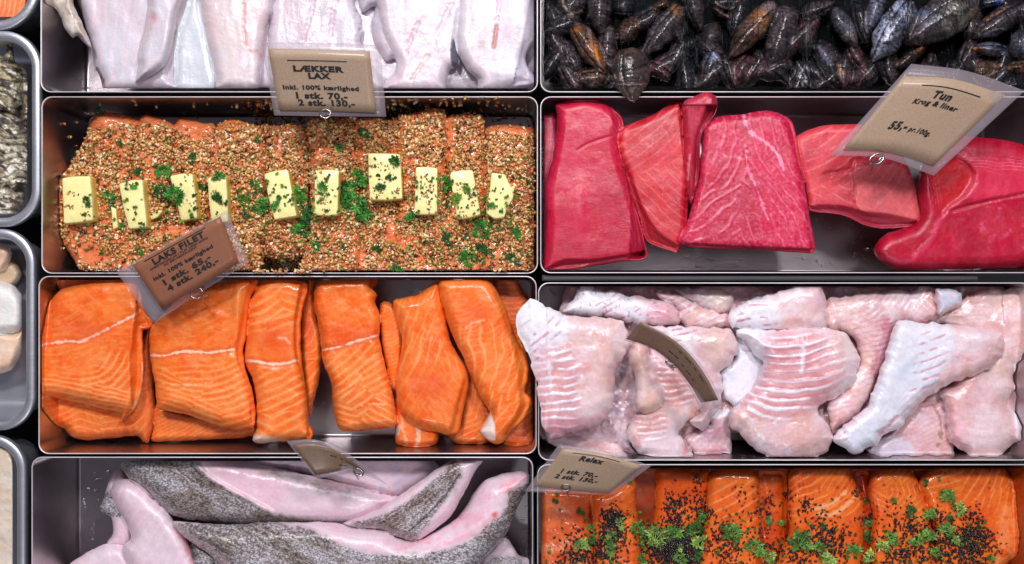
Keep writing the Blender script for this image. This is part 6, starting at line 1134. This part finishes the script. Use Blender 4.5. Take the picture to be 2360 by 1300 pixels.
card('large tilted grey beige price card with Tun lettering between mussels and tuna',
     ([(2083, 175, 66), (2200, 183, 72), (2317, 219, 70)], [(1943, 345, 40), (2050, 352, 44), (2151, 382, 42)]),
     ([(2100, 147, 70), (2230, 164, 76), (2362, 209, 74)], [(1912, 358, 36), (2035, 364, 42), (2152, 405, 38)]),
     [('Tun', .43, .62, .26, .13, .05), ('Krog & liner', .30, .75, .355, .088, .045), ('55,-', .27, .46, .70, .14, .05), ('pr.100g.', .49, .72, .705, .085, .04)], 1.15, (.25, .83, .105, .117), None,
     ((2020, 367), 17, 11, -25, [(2016, 378, 46), (2012, 384, 30), (2008, 392, 0)], 48, .0011, 1.7, 1))
card('small brown price card with Relax lettering over the marinated salmon corner',
     ([(1298, 1033, 56), (1390, 1046, 60), (1480, 1073, 58)], [(1231, 1120, 34), (1315, 1130, 38), (1402, 1137, 36)]),
     ([(1288, 1024, 58), (1395, 1040, 62), (1501, 1074, 59)], [(1209, 1133, 30), (1310, 1137, 36), (1410, 1141, 33)]),
     [('Relax', .29, .59, .25, .165, .05), ('1 stk. 70,-', .19, .67, .60, .14, .05), ('2 stk. 130,-', .165, .73, .74, .14, .05)], 1.7, (.15, .75, .075, .088), None,
     ((1304, 1124), 10, 8, -15, [(1308, 1134, 36), (1309, 1142, 20), (1310, 1150, -10)], 40, .0009, 1.7, 1))
card('bent brown strip of a price card seen nearly edge-on over the monkfish',
     ([(1476, 742, 66), (1540, 774, 70), (1590, 817, 70), (1628, 869, 66), (1656, 922, 60)], [(1443, 781, 46), (1504, 803, 52), (1553, 840, 54), (1589, 885, 50), (1615, 928, 44)]),
     ([(1462, 736, 66), (1542, 770, 71), (1596, 815, 71), (1640, 875, 66), (1668, 934, 58)], [(1438, 784, 44), (1506, 807, 50), (1550, 842, 52), (1588, 895, 48), (1618, 952, 40)]),
     [('- -- - --', .42, .78, .34, .3, .03), ('--', .36, .48, .68, .3, .03), ('- -- -', .54, .74, .76, .3, .03)], 4.6, None, M_kraft3,
     ((1547, 838), 13, 6, 25, [(1540, 842, 44), (1548, 848, 30), (1552, 852, 20)], 50, .0012, 1.6, 2))
card('curled price card seen from its back at the upper edge of the hake tray',
     ([(673, 1025, 60), (725, 1022, 60), (772, 1038, 56), (812, 1063, 46), (846, 1092, 34)], [(727, 1094, 50), (760, 1089, 48), (785, 1084, 44), (806, 1080, 38), (830, 1083, 30)]),
     ([(660, 1016, 60), (725, 1013, 61), (778, 1030, 57), (822, 1060, 46), (895, 1118, 22)], [(729, 1104, 48), (765, 1096, 46), (790, 1089, 43), (812, 1084, 37), (850, 1098, 24)]),
     [('-- - --', .40, .75, .42, .3, .03), ('--', .50, .68, .80, .3, .03)], 2.3, None, M_kraft3,
     ((826, 1088), 12, 7, 30, [(818, 1092, 30), (824, 1100, 15), (826, 1104, 0)], 36, .0010, 1.7, 2))

# ================================================================ water drops on the bare metal
M_water, nt_, b_ = new_mat('water')
b_.inputs['Base Color'].default_value = (1, 1, 1, 1); b_.inputs['Roughness'].default_value = .04; b_.inputs['Transmission Weight'].default_value = 1.0; b_.inputs['IOR'].default_value = 1.33
rr_ = np.random.RandomState(21); V = []; Fs = []
def drop(px, py, zc, rad, st=1.0):
    o = len(V); x, y, z = W(px, py, zc)
    for j, (f, h) in enumerate(((1, 0), (.86, .32), (.5, .52))):
        for k in range(8):
            a = k*math.pi/4; V.append((x+math.cos(a)*rad*f*st, y+math.sin(a)*rad*f, z+rad*h))
    V.append((x, y, z+rad*.58))
    for j in range(2):
        for k in range(8): Fs.append((o+j*8+k, o+j*8+(k+1) % 8, o+j*8+8+(k+1) % 8, o+j*8+8+k))
    for k in range(8): Fs.append((o+16+k, o+16+(k+1) % 8, o+24))
for x0, y0, x1, y1, n_ in ((740, 900, 905, 1005, 18), (1560, 590, 2000, 618, 40), (1880, 500, 2010, 600, 22), (190, 1080, 270, 1290, 30), (1100, 1070, 1215, 1290, 46), (1500, 1045, 2340, 1056, 30), (200, 120, 215, 205, 6), (2280, 240, 2350, 300, 10), (860, 660, 950, 680, 6), (1260, 655, 1300, 690, 8), (10, 880, 50, 960, 10)):
    for _ in range(n_):
        px, py = rr_.uniform(x0, x1), rr_.uniform(y0, y1)
        if float(zat(px, py)) < -.15:
            t_ = next((t for t in (T1, T2, T3, T4, T5, T6, T7, T8) if t[0]+8 < px < t[2]-8 and t[1]+8 < py < t[3]-8), None)
            if t_ is None: continue
            zc = float(zmin_tray(np.array([px]), np.array([py]), t_)[0])
            drop(px, py, zc+.0002, rr_.uniform(.0007, .0022), rr_.uniform(.8, 1.8))
o = mesh('water_drops', V, Fs, M_water); tagp(o, 'clear water drops beaded on the bare steel of the trays', 'water drops', None, 'stuff')
